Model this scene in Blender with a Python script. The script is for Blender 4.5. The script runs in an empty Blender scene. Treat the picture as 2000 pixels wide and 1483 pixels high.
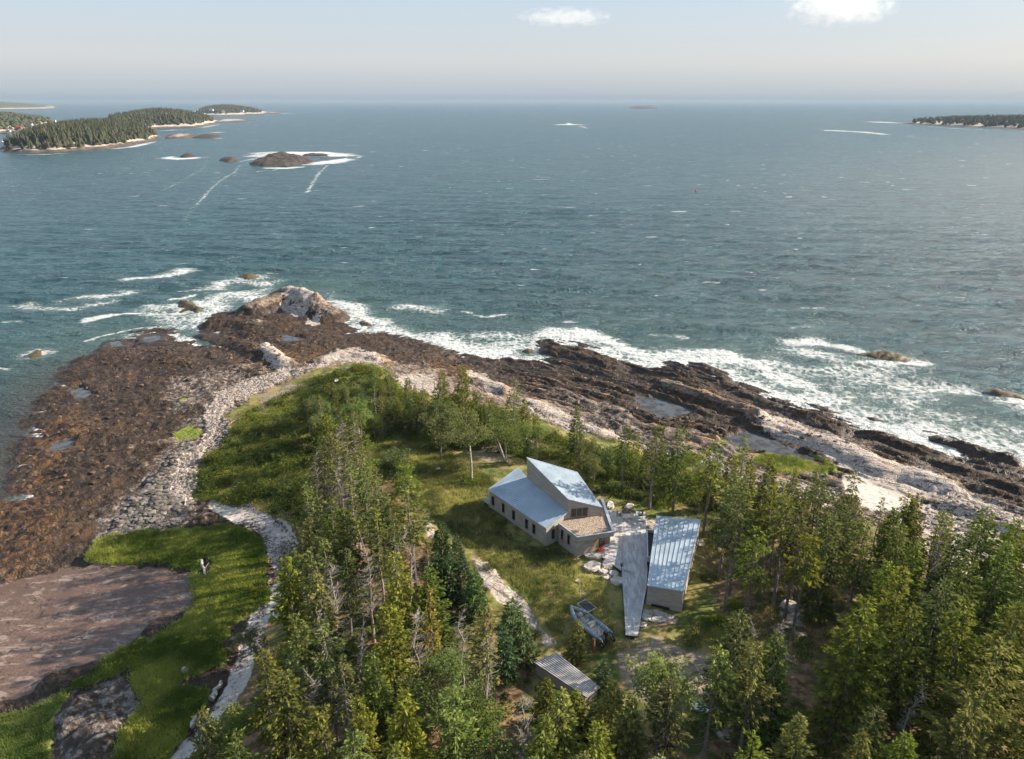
import bpy, math, random
import numpy as np
from mathutils import Vector
random.seed(7)
D = bpy.data
SC = bpy.context.scene
COL = SC.collection
R = math.radians

# ------------------------------------------------------------------ camera, sky, sun, exposure
CAM_H = 70.0
FPX = 1383.0
PITCH = math.atan(544.5 / FPX)
cam_d = D.cameras.new("camera"); cam = D.objects.new("camera", cam_d); COL.objects.link(cam)
cam.location = (0, 0, CAM_H); cam.rotation_euler = (math.pi / 2 - PITCH, 0, 0)
cam_d.sensor_width = 36.0; cam_d.lens = 36.0 * FPX / 2000.0
cam_d.clip_start = 0.5; cam_d.clip_end = 120000.0
SC.camera = cam

SUN_AZ, SUN_EL = R(76.0), R(26.5)
world = D.worlds.new("World"); SC.world = world; world.use_nodes = True
wn = world.node_tree; wn.nodes.clear()
w_out = wn.nodes.new("ShaderNodeOutputWorld"); w_bg = wn.nodes.new("ShaderNodeBackground")
w_sky = wn.nodes.new("ShaderNodeTexSky"); w_sky.sky_type = 'NISHITA'; w_sky.sun_disc = False
w_sky.sun_elevation = SUN_EL; w_sky.sun_rotation = SUN_AZ
w_sky.altitude = 0; w_sky.air_density = 1.2; w_sky.dust_density = 1.6; w_sky.ozone_density = 1.0
# sea air: the sky pales towards the horizon, with a faint rose band above a blue grey line
w_tc = wn.nodes.new("ShaderNodeTexCoord"); w_sx = wn.nodes.new("ShaderNodeSeparateXYZ"); wn.links.new(w_tc.outputs['Generated'], w_sx.inputs[0])
w_rp = wn.nodes.new("ShaderNodeValToRGB"); wn.links.new(w_sx.outputs['Z'], w_rp.inputs[0])
for i, (p_, c_) in enumerate(((0.0, (3.2, 4.0, 4.9)), (0.012, (4.2, 4.85, 5.6)), (0.045, (5.5, 5.7, 6.1)), (0.10, (5.0, 5.75, 6.6)), (0.17, (4.1, 5.5, 7.1)), (0.5, (3.0, 3.9, 5.3)))):
    e_ = w_rp.color_ramp.elements[i] if i < 2 else w_rp.color_ramp.elements.new(p_)
    e_.position = p_; e_.color = (*c_, 1)
w_mx = wn.nodes.new("ShaderNodeMix"); w_mx.data_type = 'RGBA'; w_mx.inputs[0].default_value = 0.8
wn.links.new(w_sky.outputs[0], w_mx.inputs[6]); wn.links.new(w_rp.outputs[0], w_mx.inputs[7])
wn.links.new(w_mx.outputs[2], w_bg.inputs['Color'])
w_bg.inputs['Strength'].default_value = 0.058
wn.links.new(w_bg.outputs[0], w_out.inputs['Surface'])

sun_d = D.lights.new("sun", 'SUN'); sun = D.objects.new("sun", sun_d); COL.objects.link(sun)
sun_d.energy = 5.0; sun_d.angle = R(0.6); sun_d.color = (1.0, 0.87, 0.70)
sdir = Vector((math.sin(SUN_AZ) * math.cos(SUN_EL), math.cos(SUN_AZ) * math.cos(SUN_EL), math.sin(SUN_EL)))
sun.rotation_euler = (-sdir).to_track_quat('-Z', 'Y').to_euler()

SC.view_settings.view_transform = 'Standard'; SC.view_settings.look = 'None'
SC.view_settings.exposure = 1.18; SC.view_settings.gamma = 1.0
SC.render.engine = 'CYCLES'
SC.cycles.max_bounces = 6; SC.cycles.diffuse_bounces = 3; SC.cycles.glossy_bounces = 2
SC.cycles.transmission_bounces = 3; SC.cycles.volume_bounces = 1; SC.cycles.transparent_max_bounces = 4
SC.cycles.use_denoising = True
SC.cycles.use_adaptive_sampling = True; SC.cycles.adaptive_threshold = 0.02
SC.cycles.caustics_reflective = False; SC.cycles.caustics_refractive = False

# ------------------------------------------------------------------ helpers
CP, SP = math.cos(PITCH), math.sin(PITCH)
def P(px, py, z=0.0):
    """the place in the world, at height z, seen at pixel (px,py) of the 2000 px photograph"""
    x = (px - 1000) / FPX; u = -(py - 741.5) / FPX
    t = (z - CAM_H) / (-SP + u * CP)
    return np.array([x * t, (CP + u * SP) * t, z])
def proj(X, Y, Z):
    f = Y * CP - (Z - CAM_H) * SP; u = Y * SP + (Z - CAM_H) * CP
    f = np.maximum(f, 1.0)
    return 1000 + FPX * X / f, 741.5 - FPX * u / f

def _h(ix, iy, s):
    n = (ix * 374761393 + iy * 668265263 + s * 974711) & 0xffffffff
    n = ((n ^ (n >> 13)) * 1274126177) & 0xffffffff
    n = ((n ^ (n >> 16)) * 2246822519) & 0xffffffff
    return ((n ^ (n >> 15)) & 0xffffff) / float(0xffffff)
def vn(x, y, s=0):
    xi = np.floor(x).astype(np.int64); yi = np.floor(y).astype(np.int64)
    fx = x - xi; fy = y - yi
    fx = fx * fx * fx * (fx * (fx * 6 - 15) + 10); fy = fy * fy * fy * (fy * (fy * 6 - 15) + 10)
    a = _h(xi, yi, s); b = _h(xi + 1, yi, s); c = _h(xi, yi + 1, s); d = _h(xi + 1, yi + 1, s)
    return (a + (b - a) * fx + (c - a) * fy + (a - b - c + d) * fx * fy) * 2 - 1
def fbm(x, y, s=0, o=4, g=0.5):
    t = 0; a = 1.0; n = 0
    for k in range(o):
        t = t + a * vn(x * 2 ** k + 17.3 * k, y * 2 ** k - 9.1 * k, s + k); n += a; a *= g
    return t / n
def sdf(px, py, poly, margin=80.0):
    """signed distance, positive inside"""
    poly = np.asarray(poly, float)
    out = np.full(px.shape, -margin)
    m = (px > poly[:, 0].min() - margin) & (px < poly[:, 0].max() + margin) & (py > poly[:, 1].min() - margin) & (py < poly[:, 1].max() + margin)
    if not m.any(): return out
    x = px[m]; y = py[m]; d2 = np.full(x.shape, 1e18); ins = np.zeros(x.shape, bool)
    n = len(poly)
    for i in range(n):
        ax, ay = poly[i]; bx, by = poly[(i + 1) % n]
        ex, ey = bx - ax, by - ay
        wx, wy = x - ax, y - ay
        t = np.clip((wx * ex + wy * ey) / (ex * ex + ey * ey + 1e-9), 0, 1)
        dx, dy = wx - ex * t, wy - ey * t
        d2 = np.minimum(d2, dx * dx + dy * dy)
        c = ((ay > y) != (by > y))
        with np.errstate(divide='ignore', invalid='ignore'):
            c &= x < (bx - ax) * (y - ay) / (by - ay + 1e-12) + ax
        ins ^= c
    d = np.sqrt(d2)
    out[m] = np.where(ins, d, -d)
    return np.maximum(out, -margin)
def sdline(x, y, pts):
    """distance to a polyline"""
    d2 = np.full(x.shape, 1e18)
    for (ax, ay), (bx, by) in zip(pts[:-1], pts[1:]):
        ex, ey = bx - ax, by - ay
        t = np.clip(((x - ax) * ex + (y - ay) * ey) / (ex * ex + ey * ey + 1e-9), 0, 1)
        d2 = np.minimum(d2, (x - ax - ex * t) ** 2 + (y - ay - ey * t) ** 2)
    return np.sqrt(d2)
def sstep(a, b, x):
    t = np.clip((x - a) / (b - a), 0, 1); return t * t * (3 - 2 * t)

def tag(o, label=None, cat=None, group=None, kind=None):
    if label: o['label'] = label
    if cat: o['category'] = cat
    if group: o['group'] = group
    if kind: o['kind'] = kind
    return o
def empty(name, loc=(0, 0, 0), rz=0.0, sc=1.0):
    o = D.objects.new(name, None); COL.objects.link(o); o.location = loc; o.rotation_euler = (0, 0, rz); o.scale = (sc, sc, sc)
    o.empty_display_size = 0.2
    return o
def npmesh(name, verts, faces, mat=None, smooth=False):
    """fast mesh from arrays; faces is (n,k) with one k"""
    verts = np.asarray(verts, np.float32); faces = np.asarray(faces, np.int32)
    me = D.meshes.new(name); n, k = faces.shape
    me.vertices.add(len(verts)); me.vertices.foreach_set('co', verts.ravel())
    me.loops.add(n * k); me.loops.foreach_set('vertex_index', faces.ravel())
    me.polygons.add(n); me.polygons.foreach_set('loop_start', np.arange(0, n * k, k, dtype=np.int32))
    me.polygons.foreach_set('use_smooth', np.full(n, smooth))
    me.update(calc_edges=True)
    if mat:
        for m in (mat if isinstance(mat, (list, tuple)) else [mat]): me.materials.append(m)
    return me
def setcol(me, name, rgb):
    a = me.color_attributes.new(name, 'FLOAT_COLOR', 'POINT')
    c = np.ones((len(rgb), 4), np.float32); c[:, :rgb.shape[1]] = rgb
    a.data.foreach_set('color', c.ravel())
def link(name, me, parent=None, loc=None):
    o = D.objects.new(name, me); COL.objects.link(o)
    if parent is not None: o.parent = parent
    if loc is not None: o.location = loc
    return o
class MB:
    """collects shapes and links them as one mesh object"""
    def __init__(s): s.v = []; s.f = []
    def add(s, vs, fs):
        b = len(s.v); s.v += [tuple(map(float, v)) for v in vs]; s.f += [tuple(i + b for i in f) for f in fs]; return s
    def box(s, c, d, rz=0.0, tilt=None):
        hx, hy, hz = d[0] / 2, d[1] / 2, d[2] / 2
        vs = [Vector((x, y, z)) for z in (-hz, hz) for x, y in ((-hx, -hy), (hx, -hy), (hx, hy), (-hx, hy))]
        if tilt is not None: vs = [tilt @ v for v in vs]
        cz, sz = math.cos(rz), math.sin(rz)
        vs = [(c[0] + v.x * cz - v.y * sz, c[1] + v.x * sz + v.y * cz, c[2] + v.z) for v in vs]
        return s.add(vs, [(3, 2, 1, 0), (4, 5, 6, 7), (0, 1, 5, 4), (1, 2, 6, 5), (2, 3, 7, 6), (3, 0, 4, 7)])
    def prism(s, base, top):
        """base and top: same number of points, any height each"""
        n = len(base); fs = [tuple(reversed(range(n))), tuple(range(n, 2 * n))]
        fs += [(i, (i + 1) % n, n + (i + 1) % n, n + i) for i in range(n)]
        return s.add(list(base) + list(top), fs)
    def tube(s, pts, rad, n=8, cap=True):
        pts = [Vector(p) for p in pts]; m = len(pts)
        if not isinstance(rad, (list, tuple)): rad = [rad] * m
        vs = []; ref = None
        for i, p in enumerate(pts):
            d = (pts[min(i + 1, m - 1)] - pts[max(i - 1, 0)])
            d = d.normalized() if d.length > 1e-9 else Vector((0, 0, 1))
            a = d.orthogonal().normalized() if ref is None else (ref - d * ref.dot(d)).normalized()
            ref = a; b = d.cross(a)
            for k in range(n):
                t = 2 * math.pi * k / n; vs.append(p + (a * math.cos(t) + b * math.sin(t)) * rad[i])
        fs = [(i * n + k, i * n + (k + 1) % n, (i + 1) * n + (k + 1) % n, (i + 1) * n + k) for i in range(m - 1) for k in range(n)]
        if cap: fs += [tuple(reversed(range(n))), tuple(range((m - 1) * n, m * n))]
        return s.add(vs, fs)
    def torus(s, c, r0, r1, axis=(0, 0, 1), n=20, m=8):
        ax = Vector(axis).normalized(); a = ax.orthogonal().normalized(); b = ax.cross(a); c = Vector(c)
        vs = []
        for i in range(n):
            t = 2 * math.pi * i / n; rd = a * math.cos(t) + b * math.sin(t)
            for j in range(m):
                q = 2 * math.pi * j / m; vs.append(c + rd * (r0 + r1 * math.cos(q)) + ax * r1 * math.sin(q))
        return s.add(vs, [(i * m + j, ((i + 1) % n) * m + j, ((i + 1) % n) * m + (j + 1) % m, i * m + (j + 1) % m) for i in range(n) for j in range(m)])
    def cyl(s, a, b, r, n=14): return s.tube([a, b], r, n)
    def build(s, name, mat, parent=None, smooth=False):
        me = D.meshes.new(name); me.from_pydata(s.v, [], s.f); me.update()
        if smooth:
            for p in me.polygons: p.use_smooth = True
            try: me.set_sharp_from_angle(angle=R(40))
            except Exception: pass
        if mat: me.materials.append(mat)
        return link(name, me, parent)

# ------------------------------------------------------------------ node helpers
class NT:
    def __init__(s, name):
        s.m = D.materials.new(name); s.m.use_nodes = True; s.t = s.m.node_tree; s.t.nodes.clear()
        s.out = s.n('ShaderNodeOutputMaterial'); s.b = s.n('ShaderNodeBsdfPrincipled'); s.l(s.b.outputs[0], s.out.inputs['Surface'])
    def n(s, t): return s.t.nodes.new(t)
    def l(s, a, b): s.t.links.new(a, b)
    def put(s, v, sock):
        if isinstance(v, bpy.types.NodeSocket): s.l(v, sock)
        elif isinstance(v, (tuple, list)): sock.default_value = (*v, 1.0) if len(v) == 3 and sock.type == 'RGBA' else v
        else: sock.default_value = v
    def coord(s, kind='Object', scale=None, rot=None):
        if kind == 'Pos': c = s.n('ShaderNodeNewGeometry').outputs['Position']
        else: c = s.n('ShaderNodeTexCoord').outputs[kind]
        if scale or rot:
            mp = s.n('ShaderNodeMapping'); s.l(c, mp.inputs['Vector'])
            if scale: mp.inputs['Scale'].default_value = scale
            if rot: mp.inputs['Rotation'].default_value = rot
            c = mp.outputs[0]
        return c
    def noise(s, vec, scale, detail=4, rough=0.55, dist=0.0, out='Fac'):
        k = s.n('ShaderNodeTexNoise'); s.l(vec, k.inputs['Vector']); k.inputs['Scale'].default_value = scale
        k.inputs['Detail'].default_value = detail; k.inputs['Roughness'].default_value = rough; k.inputs['Distortion'].default_value = dist
        return k.outputs[out]
    def voro(s, vec, scale, feature='F1', out='Distance', rand=1.0):
        k = s.n('ShaderNodeTexVoronoi'); k.feature = feature; s.l(vec, k.inputs['Vector']); k.inputs['Scale'].default_value = scale
        k.inputs['Randomness'].default_value = rand
        return k.outputs[out]
    def math(s, op, a, b=0.0, c=None, clamp=False):
        k = s.n('ShaderNodeMath'); k.operation = op; k.use_clamp = clamp; s.put(a, k.inputs[0]); s.put(b, k.inputs[1])
        if c is not None: s.put(c, k.inputs[2])
        return k.outputs[0]
    def ramp(s, fac, a, b, lo=0.0, hi=1.0, smooth=True):
        k = s.n('ShaderNodeMapRange'); k.interpolation_type = 'SMOOTHSTEP' if smooth else 'LINEAR'; k.clamp = True
        s.put(fac, k.inputs['Value']); s.put(a, k.inputs['From Min']); s.put(b, k.inputs['From Max']); s.put(lo, k.inputs['To Min']); s.put(hi, k.inputs['To Max'])
        return k.outputs[0]
    def mix(s, fac, a, b):
        k = s.n('ShaderNodeMix'); k.data_type = 'RGBA'; s.put(fac, k.inputs[0]); s.put(a, k.inputs[6]); s.put(b, k.inputs[7]); return k.outputs[2]
    def attr(s, name, ch=None):
        k = s.n('ShaderNodeAttribute'); k.attribute_name = name
        if ch is None: return k.outputs['Color']
        sp = s.n('ShaderNodeSeparateColor'); s.l(k.outputs['Color'], sp.inputs[0]); return sp.outputs[ch]
    def sepc(s, name):
        k = s.n('ShaderNodeAttribute'); k.attribute_name = name
        sp = s.n('ShaderNodeSeparateColor'); s.l(k.outputs['Color'], sp.inputs[0]); return sp.outputs[0], sp.outputs[1], sp.outputs[2]
    def bump(s, h, strength=0.5, dist=0.1, normal=None):
        k = s.n('ShaderNodeBump'); k.inputs['Strength'].default_value = strength; s.put(dist, k.inputs['Distance']); s.l(h, k.inputs['Height'])
        if normal is not None: s.l(normal, k.inputs['Normal'])
        s.l(k.outputs[0], s.b.inputs['Normal']); return k.outputs[0]
    def set(s, **kw):
        for k, v in kw.items(): s.put(v, s.b.inputs[k.replace('_', ' ')])
        return s
# ------------------------------------------------------------------ the shape of the land
SHORE = [(2500,1120),(2300,1045),(2100,960),(2010,915),(1990,905),(1966,888),(1930,876),(1895,868),(1861,858),(1817,849),(1838,866),(1868,884),(1900,899),(1860,895),(1809,877),(1766,860),(1738,846),(1700,842),(1668,828),(1637,814),(1616,800),(1590,794),(1560,795),(1528,786),(1496,774),(1470,762),(1440,751),(1405,736),(1402,726),(1380,716),(1340,712),(1310,706),(1290,713),(1270,722),(1240,716),(1200,706),(1185,692),(1150,680),(1120,668),(1080,664),(1068,672),(1075,688),(1082,702),(1050,706),(1020,706),(985,700),(960,706),(940,700),(910,694),(870,686),(830,676),(800,664),(770,657),(745,650),(725,652),(700,648),(680,640),(668,628),(650,615),(635,603),(612,588),(590,572),(560,566),(540,570),(520,582),(505,592),(497,605),(505,618),(480,612),(440,612),(415,618),(404,630),(408,645),(440,655),(448,664),(442,672),(420,672),(390,674),(385,664),(355,655),(330,645),(300,640),(260,646),(232,655),(212,676),(190,690),(165,698),(140,714),(115,740),(80,785),(55,822),(45,850),(35,880),(24,905),(30,925),(34,950),(28,968),(0,976),(-80,985),(-250,1010),(-700,1090),(-1500,1300)]
_sh = np.array([P(x, y, 0)[:2] for x, y in SHORE])
LAND = np.vstack([_sh, [[-300, 60], [-300, -60], [420, -60], [420, 60]]])
CTRL = [
 # upland
 (1000,1150,7.1),(1100,1110,7.1),(1250,1100,7.1),(1300,1200,7.0),(1200,1250,7.0),(1060,1075,7.1),(960,1005,7.0),(1250,1320,7.0),(1700,1300,8.2),(1900,1200,8.2),(1600,1100,7.4),(2100,1500,8.8),(1500,1500,7.6),(1200,1600,7.4),(900,1600,7.0),(1500,1250,7.4),(1800,1600,8.6),
 (700,1100,6.6),(660,1020,6.0),(700,1300,6.6),(820,1200,7.0),(620,1500,5.8),(880,950,6.7),(800,870,6.0),(700,760,4.8),(600,765,4.0),(690,722,4.5),(500,830,3.6),(450,900,3.3),(560,900,4.6),(640,850,5.0),
 (1200,930,6.5),(1100,870,5.6),(950,860,5.6),(1400,960,6.4),(1330,880,4.2),(1750,1090,6.6),(1950,1200,7.6),
 (440,815,3.0),(580,738,3.3),(700,704,4.2),(790,748,4.0),(900,748,3.7),(1000,790,3.8),(1100,830,3.8),(1200,862,3.6),(1300,890,3.4),(1430,890,2.8),(1550,915,2.4),(1700,960,2.7),(1800,1010,3.4),(1950,1070,4.2),(2150,1150,5.5),(2500,1300,7.0),
 # intertidal, sea side
 (600,660,1.6),(700,680,1.7),(560,640,1.7),(500,640,1.5),(850,710,1.7),(950,750,2.2),(1000,730,1.6),(1100,740,1.7),(1130,690,1.2),(1200,760,1.5),(1300,800,1.3),(1250,850,2.6),(1370,775,1.9),(1300,745,1.2),(1340,730,1.2),(1500,860,1.5),(1490,805,1.7),(1600,825,1.2),(1600,900,1.5),(1700,900,2.2),(1720,870,1.4),(1850,930,1.8),(1900,980,2.6),(1980,1000,2.6),(1950,950,1.8),(2000,940,1.2),(1900,880,0.8),(2200,1060,2.0),
 # left platform
 (300,750,1.3),(150,850,1.1),(100,950,0.9),(250,850,1.5),(350,800,1.9),(400,905,2.7),(300,950,2.1),(200,1000,1.6),(350,1000,2.6),(100,1050,1.2),(60,1000,0.8),(330,680,0.9),(200,740,0.9),(100,800,0.6),(60,880,0.6),(450,700,1.5),(480,745,2.1),(420,850,2.5),(230,690,0.7),(0,1040,0.8),
 # cove
 (0,1180,0.35),(150,1200,0.6),(300,1180,0.9),(100,1300,0.7),(200,1130,0.9),(300,1070,1.5),(450,1080,1.7),(430,1180,1.5),(350,1270,1.4),(200,1330,1.2),(50,1420,1.2),(300,1400,1.6),(280,1490,1.6),(190,1400,1.7),(170,1480,1.8),
 (450,992,2.3),(560,1050,2.3),(565,1100,2.3),(520,1200,2.3),(470,1300,2.2),(400,1420,2.2),(340,1500,2.1),(240,1700,2.1),(60,1600,1.2),(-200,1500,1.0),(-300,1200,0.3),(-300,1050,0.8),
 (615,1050,4.2),(608,1130,4.2),(575,1220,4.2),(540,1330,4.2),(480,1430,4.2),(420,1600,4.6)]
_cp = [P(x, y, z) for x, y, z in CTRL]
_cp += [np.array([p[0], p[1], 0.0]) for p in _sh[2:-2]]
_cp += [np.array(q, float) for q in ((-60, 20, 5), (0, 20, 7.5), (80, 20, 9), (150, 30, 9), (160, 80, 8), (0, -50, 8), (200, 0, 8), (-150, 20, 1.5), (-150, -40, 2))]
_cp = np.array(_cp)
def _k(dx, dy): return np.sqrt(dx * dx + dy * dy + 4.0)
_A = _k(_cp[:, 0][:, None] - _cp[:, 0][None], _cp[:, 1][:, None] - _cp[:, 1][None])
_A = np.block([[_A - 0.6 * np.eye(len(_cp)), np.ones((len(_cp), 1))], [np.ones((1, len(_cp))), np.zeros((1, 1))]])
_w = np.linalg.solve(_A, np.append(_cp[:, 2], 0))
def macro(X, Y):
    h = np.full(X.shape, _w[-1])
    for i in range(len(_cp)): h += _w[i] * _k(X - _cp[i, 0], Y - _cp[i, 1])
    d = sdf(X, Y, LAND, 60.0)
    inside = np.maximum(h, np.minimum(0.02 + 0.10 * d, 0.35))
    return np.where(d > 0, inside, np.minimum(h * 0, 0) + 0.11 * d - 0.05), d

# ------------------------------------------------------------------ what covers it, as outlines on the ground
Z = {}
Z['grass'] = [[(380,985),(376,960),(388,930),(384,905),(420,880),(450,850),(446,822),(436,806),(480,783),(530,758),(575,740),(600,727),(640,714),(700,705),(745,714),(790,757),(830,770),(860,776),(930,790),(1000,795),(1030,805),(1060,815),(1080,832),(1110,838),(1150,846),(1200,862),(1290,886),(1330,900),(1400,925),(1470,955),(1560,975),(1640,1000),(1720,1035),(1790,1075),(1850,1110),(1900,1145),(1980,1150),(2200,1250),(2900,1500),(4500,2600),(4500,5200),(-2500,5200),(360,1700),(340,1530),(400,1460),(432,1404),(475,1352),(500,1290),(515,1232),(543,1180),(580,1112),(586,1062),(562,1022),(500,992),(410,980)]]
Z['marsh'] = [[(168,1092),(195,1062),(225,1045),(330,1036),(395,1025),(440,1022),(495,1038),(518,1070),(524,1110),(520,1135),(500,1150),(500,1190),(478,1200),(450,1225),(458,1245),(440,1290),(400,1305),(350,1325),(345,1345),(420,1345),(395,1390),(370,1430),(310,1530),(225,1530),(240,1440),(262,1400),(280,1370),(262,1340),(255,1325),(235,1318),(215,1325),(180,1342),(135,1348),(130,1335),(175,1320),(200,1290),(260,1260),(330,1218),(370,1200),(392,1180),(375,1140),(380,1122),(395,1128),(410,1128),(408,1100),(396,1092),(392,1110),(350,1110),(300,1098),(230,1100)],
 [(-100,1390),(0,1378),(70,1366),(130,1352),(135,1372),(105,1408),(98,1450),(110,1530),(-100,1560)],
 [(1432,886),(1470,896),(1500,890),(1560,890),(1610,900),(1645,918),(1600,926),(1540,926),(1480,916),(1440,906)],
 [(1392,862),(1405,858),(1425,868),(1422,878),(1400,872)],
 [(338,850),(360,838),(402,834),(400,850),(370,864),(345,862)],[(350,782),(372,775),(376,785),(360,792)],[(410,1285),(430,1278),(470,1282),(470,1292),(440,1298),(415,1296)],[(505,1135),(528,1130),(528,1175),(508,1180)]]
Z['cobble'] = [[(575,738),(530,757),(480,782),(436,806),(446,822),(450,850),(420,880),(385,905),(390,930),(378,960),(382,985),(340,990),(325,950),(345,910),(385,880),(400,850),(405,825),(395,800),(400,785),(440,760),(490,735),(545,722)],
 [(620,722),(600,728),(575,738),(570,725),(600,715),(640,706),(640,714)],
 [(1000,775),(1030,800),(1080,832),(1200,860),(1290,888),(1340,905),(1470,957),(1620,1000),(1640,960),(1560,935),(1470,925),(1400,890),(1300,880),(1180,855),(1100,830),(1040,790)]]
Z['granite'] = [[(552,566),(576,565),(611,590),(630,602),(603,609),(570,600),(553,588)],[(548,597),(575,603),(603,613),(602,622),(575,620),(552,608)],[(595,625),(625,622),(632,635),(605,640)],
 [(508,682),(525,676),(542,682),(556,701),(574,720),(571,738),(550,732),(531,720),(514,701)],
 [(626,711),(632,697),(656,683),(689,679),(717,688),(750,710),(717,709),(664,707),(622,720),(600,724),(600,716)],
 [(775,724),(807,733),(845,733),(855,750),(860,775),(830,768),(803,763),(783,755)],
 [(905,725),(948,731),(982,751),(992,764),(969,778),(948,764),(925,745)],
 [(1018,777),(1053,785),(1096,804),(1121,817),(1180,840),(1235,862),(1240,874),(1200,860),(1148,842),(1096,833),(1070,828),(1032,802)],
 [(1478,818),(1500,812),(1530,815),(1570,832),(1620,853),(1690,888),(1740,908),(1800,922),(1848,948),(1870,972),(1822,977),(1780,972),(1720,948),(1660,918),(1600,884),(1540,862),(1490,845)],
 [(1868,968),(1910,975),(2000,1012),(2120,1060),(2120,1180),(1980,1150),(1900,1145),(1850,1110),(1790,1075),(1720,1035),(1760,1000),(1790,985),(1820,978)],
 [(925,1088),(960,1108),(985,1138),(1002,1153),(1032,1183),(1057,1228),(1088,1258),(1066,1268),(1044,1237),(1005,1192),(975,1177),(950,1152),(930,1118)],
 [(830,1020),(845,1030),(855,1050),(845,1052),(832,1035)],[(1020,852),(1045,862),(1060,876),(1040,878),(1022,866)],
 [(1125,1125),(1135,1132),(1150,1165),(1142,1168),(1128,1145)],[(1255,1190),(1310,1200),(1330,1212),(1290,1218),(1250,1210)],[(1262,1010),(1285,1020),(1290,1045),(1262,1040)],
 [(1525,1175),(1560,1195),(1575,1225),(1550,1225),(1520,1195)],[(1540,1225),(1580,1235),(1600,1245),(1560,1245)]]
Z['grey'] = [[(325,880),(350,840),(390,805),(405,830),(395,880),(350,910),(325,950),(382,985),(405,1015),(330,1037),(225,1045),(180,1072),(190,1015),(250,970),(300,925)],
 [(330,745),(420,720),(500,730),(400,780),(350,800),(320,780)],
 [(1180,795),(1240,825),(1280,850),(1330,895),(1290,888),(1200,862),(1130,830)],
 [(130,1365),(170,1345),(215,1325),(240,1320),(262,1345),(278,1380),(255,1420),(238,1483),(230,1600),(110,1600),(100,1450),(108,1410)],
 [(1850,960),(1900,955),(1990,985),(2120,1030),(2120,1070),(1990,1015),(1900,980)],
 [(1490,800),(1540,815),(1640,850),(1730,890),(1690,890),(1600,855),(1520,830)]]
Z['mud'] = [[(-900,1120),(0,1130),(60,1116),(170,1096),(300,1103),(380,1120),(392,1160),(372,1192),(330,1214),(250,1258),(192,1293),(140,1325),(60,1366),(-20,1385),(-300,1420),(-900,1500)]]
Z['sand'] = [[(405,985),(440,980),(500,990),(562,1022),(586,1060),(580,1112),(545,1180),(520,1232),(506,1290),(478,1350),(434,1402),(398,1452),(345,1520),(300,1700),(255,1700),(320,1500),(385,1420),(435,1350),(462,1290),(470,1250),(492,1200),(505,1150),(526,1120),(522,1075),(512,1050),(480,1032),(430,1008)],
 [(1645,925),(1690,925),(1740,950),(1795,978),(1770,1003),(1700,995),(1650,965)],
 [(585,738),(560,748),(500,775),(450,800),(440,812),(455,815),(500,790),(560,758),(590,748)]]
Z['orange'] = [[(-200,985),(0,980),(34,955),(60,880),(90,838),(150,800),(200,830),(130,905),(140,960),(120,1020),(100,1060),(90,1110),(0,1135),(-200,1130)],[(560,690),(640,680),(625,705),(580,715),(565,705)],[(1330,750),(1420,775),(1500,810),(1450,812),(1380,790),(1320,765)],[(850,700),(900,712),(940,735),(900,740),(850,715)]]
Z['dirt'] = [[(565,752),(640,748),(690,745),(690,757),(620,765),(560,775),(535,800),(550,828),(535,832),(515,800),(505,778),(520,768)],
 [(1200,1250),(1290,1245),(1330,1265),(1420,1290),(1430,1340),(1330,1390),(1240,1370),(1205,1300)],[(730,830),(800,820),(860,835),(800,850),(740,850)],[(905,880),(960,870),(1000,890),(950,905)]]
Z['forest'] = [[(1378,1010),(1420,960),(1560,975),(1720,1035),(1850,1110),(1980,1150),(4500,2000),(4500,5200),(900,5200),(1000,1500),(1330,1420),(1440,1330),(1560,1300),(1400,1180),(1370,1090)],
 [(590,1000),(640,860),(700,840),(730,900),(800,960),(840,1010),(850,1080),(930,1150),(1000,1260),(1050,1300),(1000,1500),(900,5200),(360,5200),(400,1470),(520,1270),(600,1110)]]
RIDGES = [ # (pixels of the crest, z of the ground there, half width m, height m)
 ([(500,605),(555,585),(610,600),(650,618)],1.0,7.0,3.6),([(560,575),(590,582),(615,598)],1.0,5.0,2.6),
 ([(410,632),(450,630),(500,640)],0.8,4.0,1.4),([(520,685),(560,720)],2.0,3.2,2.0),([(632,705),(690,692),(740,705)],3.0,3.6,1.3),
 ([(400,650),(470,670),(500,690)],1.2,4.0,1.2),
 ([(930,745),(980,765)],3.0,3.6,1.6),([(1030,785),(1120,822),(1230,868)],3.5,2.6,0.7),
 ([(1075,680),(1130,690),(1180,705)],1.0,4.0,1.4),([(1290,755),(1350,775),(1420,795),(1480,820)],1.6,2.6,2.0),
 ([(1480,828),(1540,845),(1620,868),(1700,905),(1780,942),(1850,965)],1.8,4.0,1.5),([(1800,945),(1850,965)],2.0,3.8,.6),
 ([(1880,990),(1960,1020),(2050,1060)],3.4,3.4,1.3),([(1410,745),(1480,780),(1560,810),(1640,840)],0.8,3.0,1.0),
 ([(1700,850),(1800,890),(1900,930),(1990,965)],0.8,2.6,1.2),([(1830,855),(1900,880),(1980,905)],0.3,2.0,0.9),
 ([(940,1100),(1000,1170),(1070,1255)],7.0,1.8,0.12),([(150,1400),(190,1440),(200,1520)],1.2,3.0,1.4)]
POOLS = [([(1243,775),(1290,778),(1330,790),(1357,803),(1350,809),(1308,812),(1316,822),(1290,822),(1262,805)],1.15),
 ([(1410,855),(1440,845),(1475,843),(1530,868),(1600,897),(1560,897),(1500,886),(1470,880),(1425,874)],1.35),
 ([(130,762),(160,756),(188,770),(150,777)],0.75),([(98,872),(120,860),(152,855),(140,872),(105,882)],0.75),([(283,657),(312,655),(311,664),(285,666)],0.5),
 ([(545,656),(575,655),(596,662),(560,667)],1.45),([(215,668),(232,665),(236,674),(220,676)],0.4)]
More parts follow.
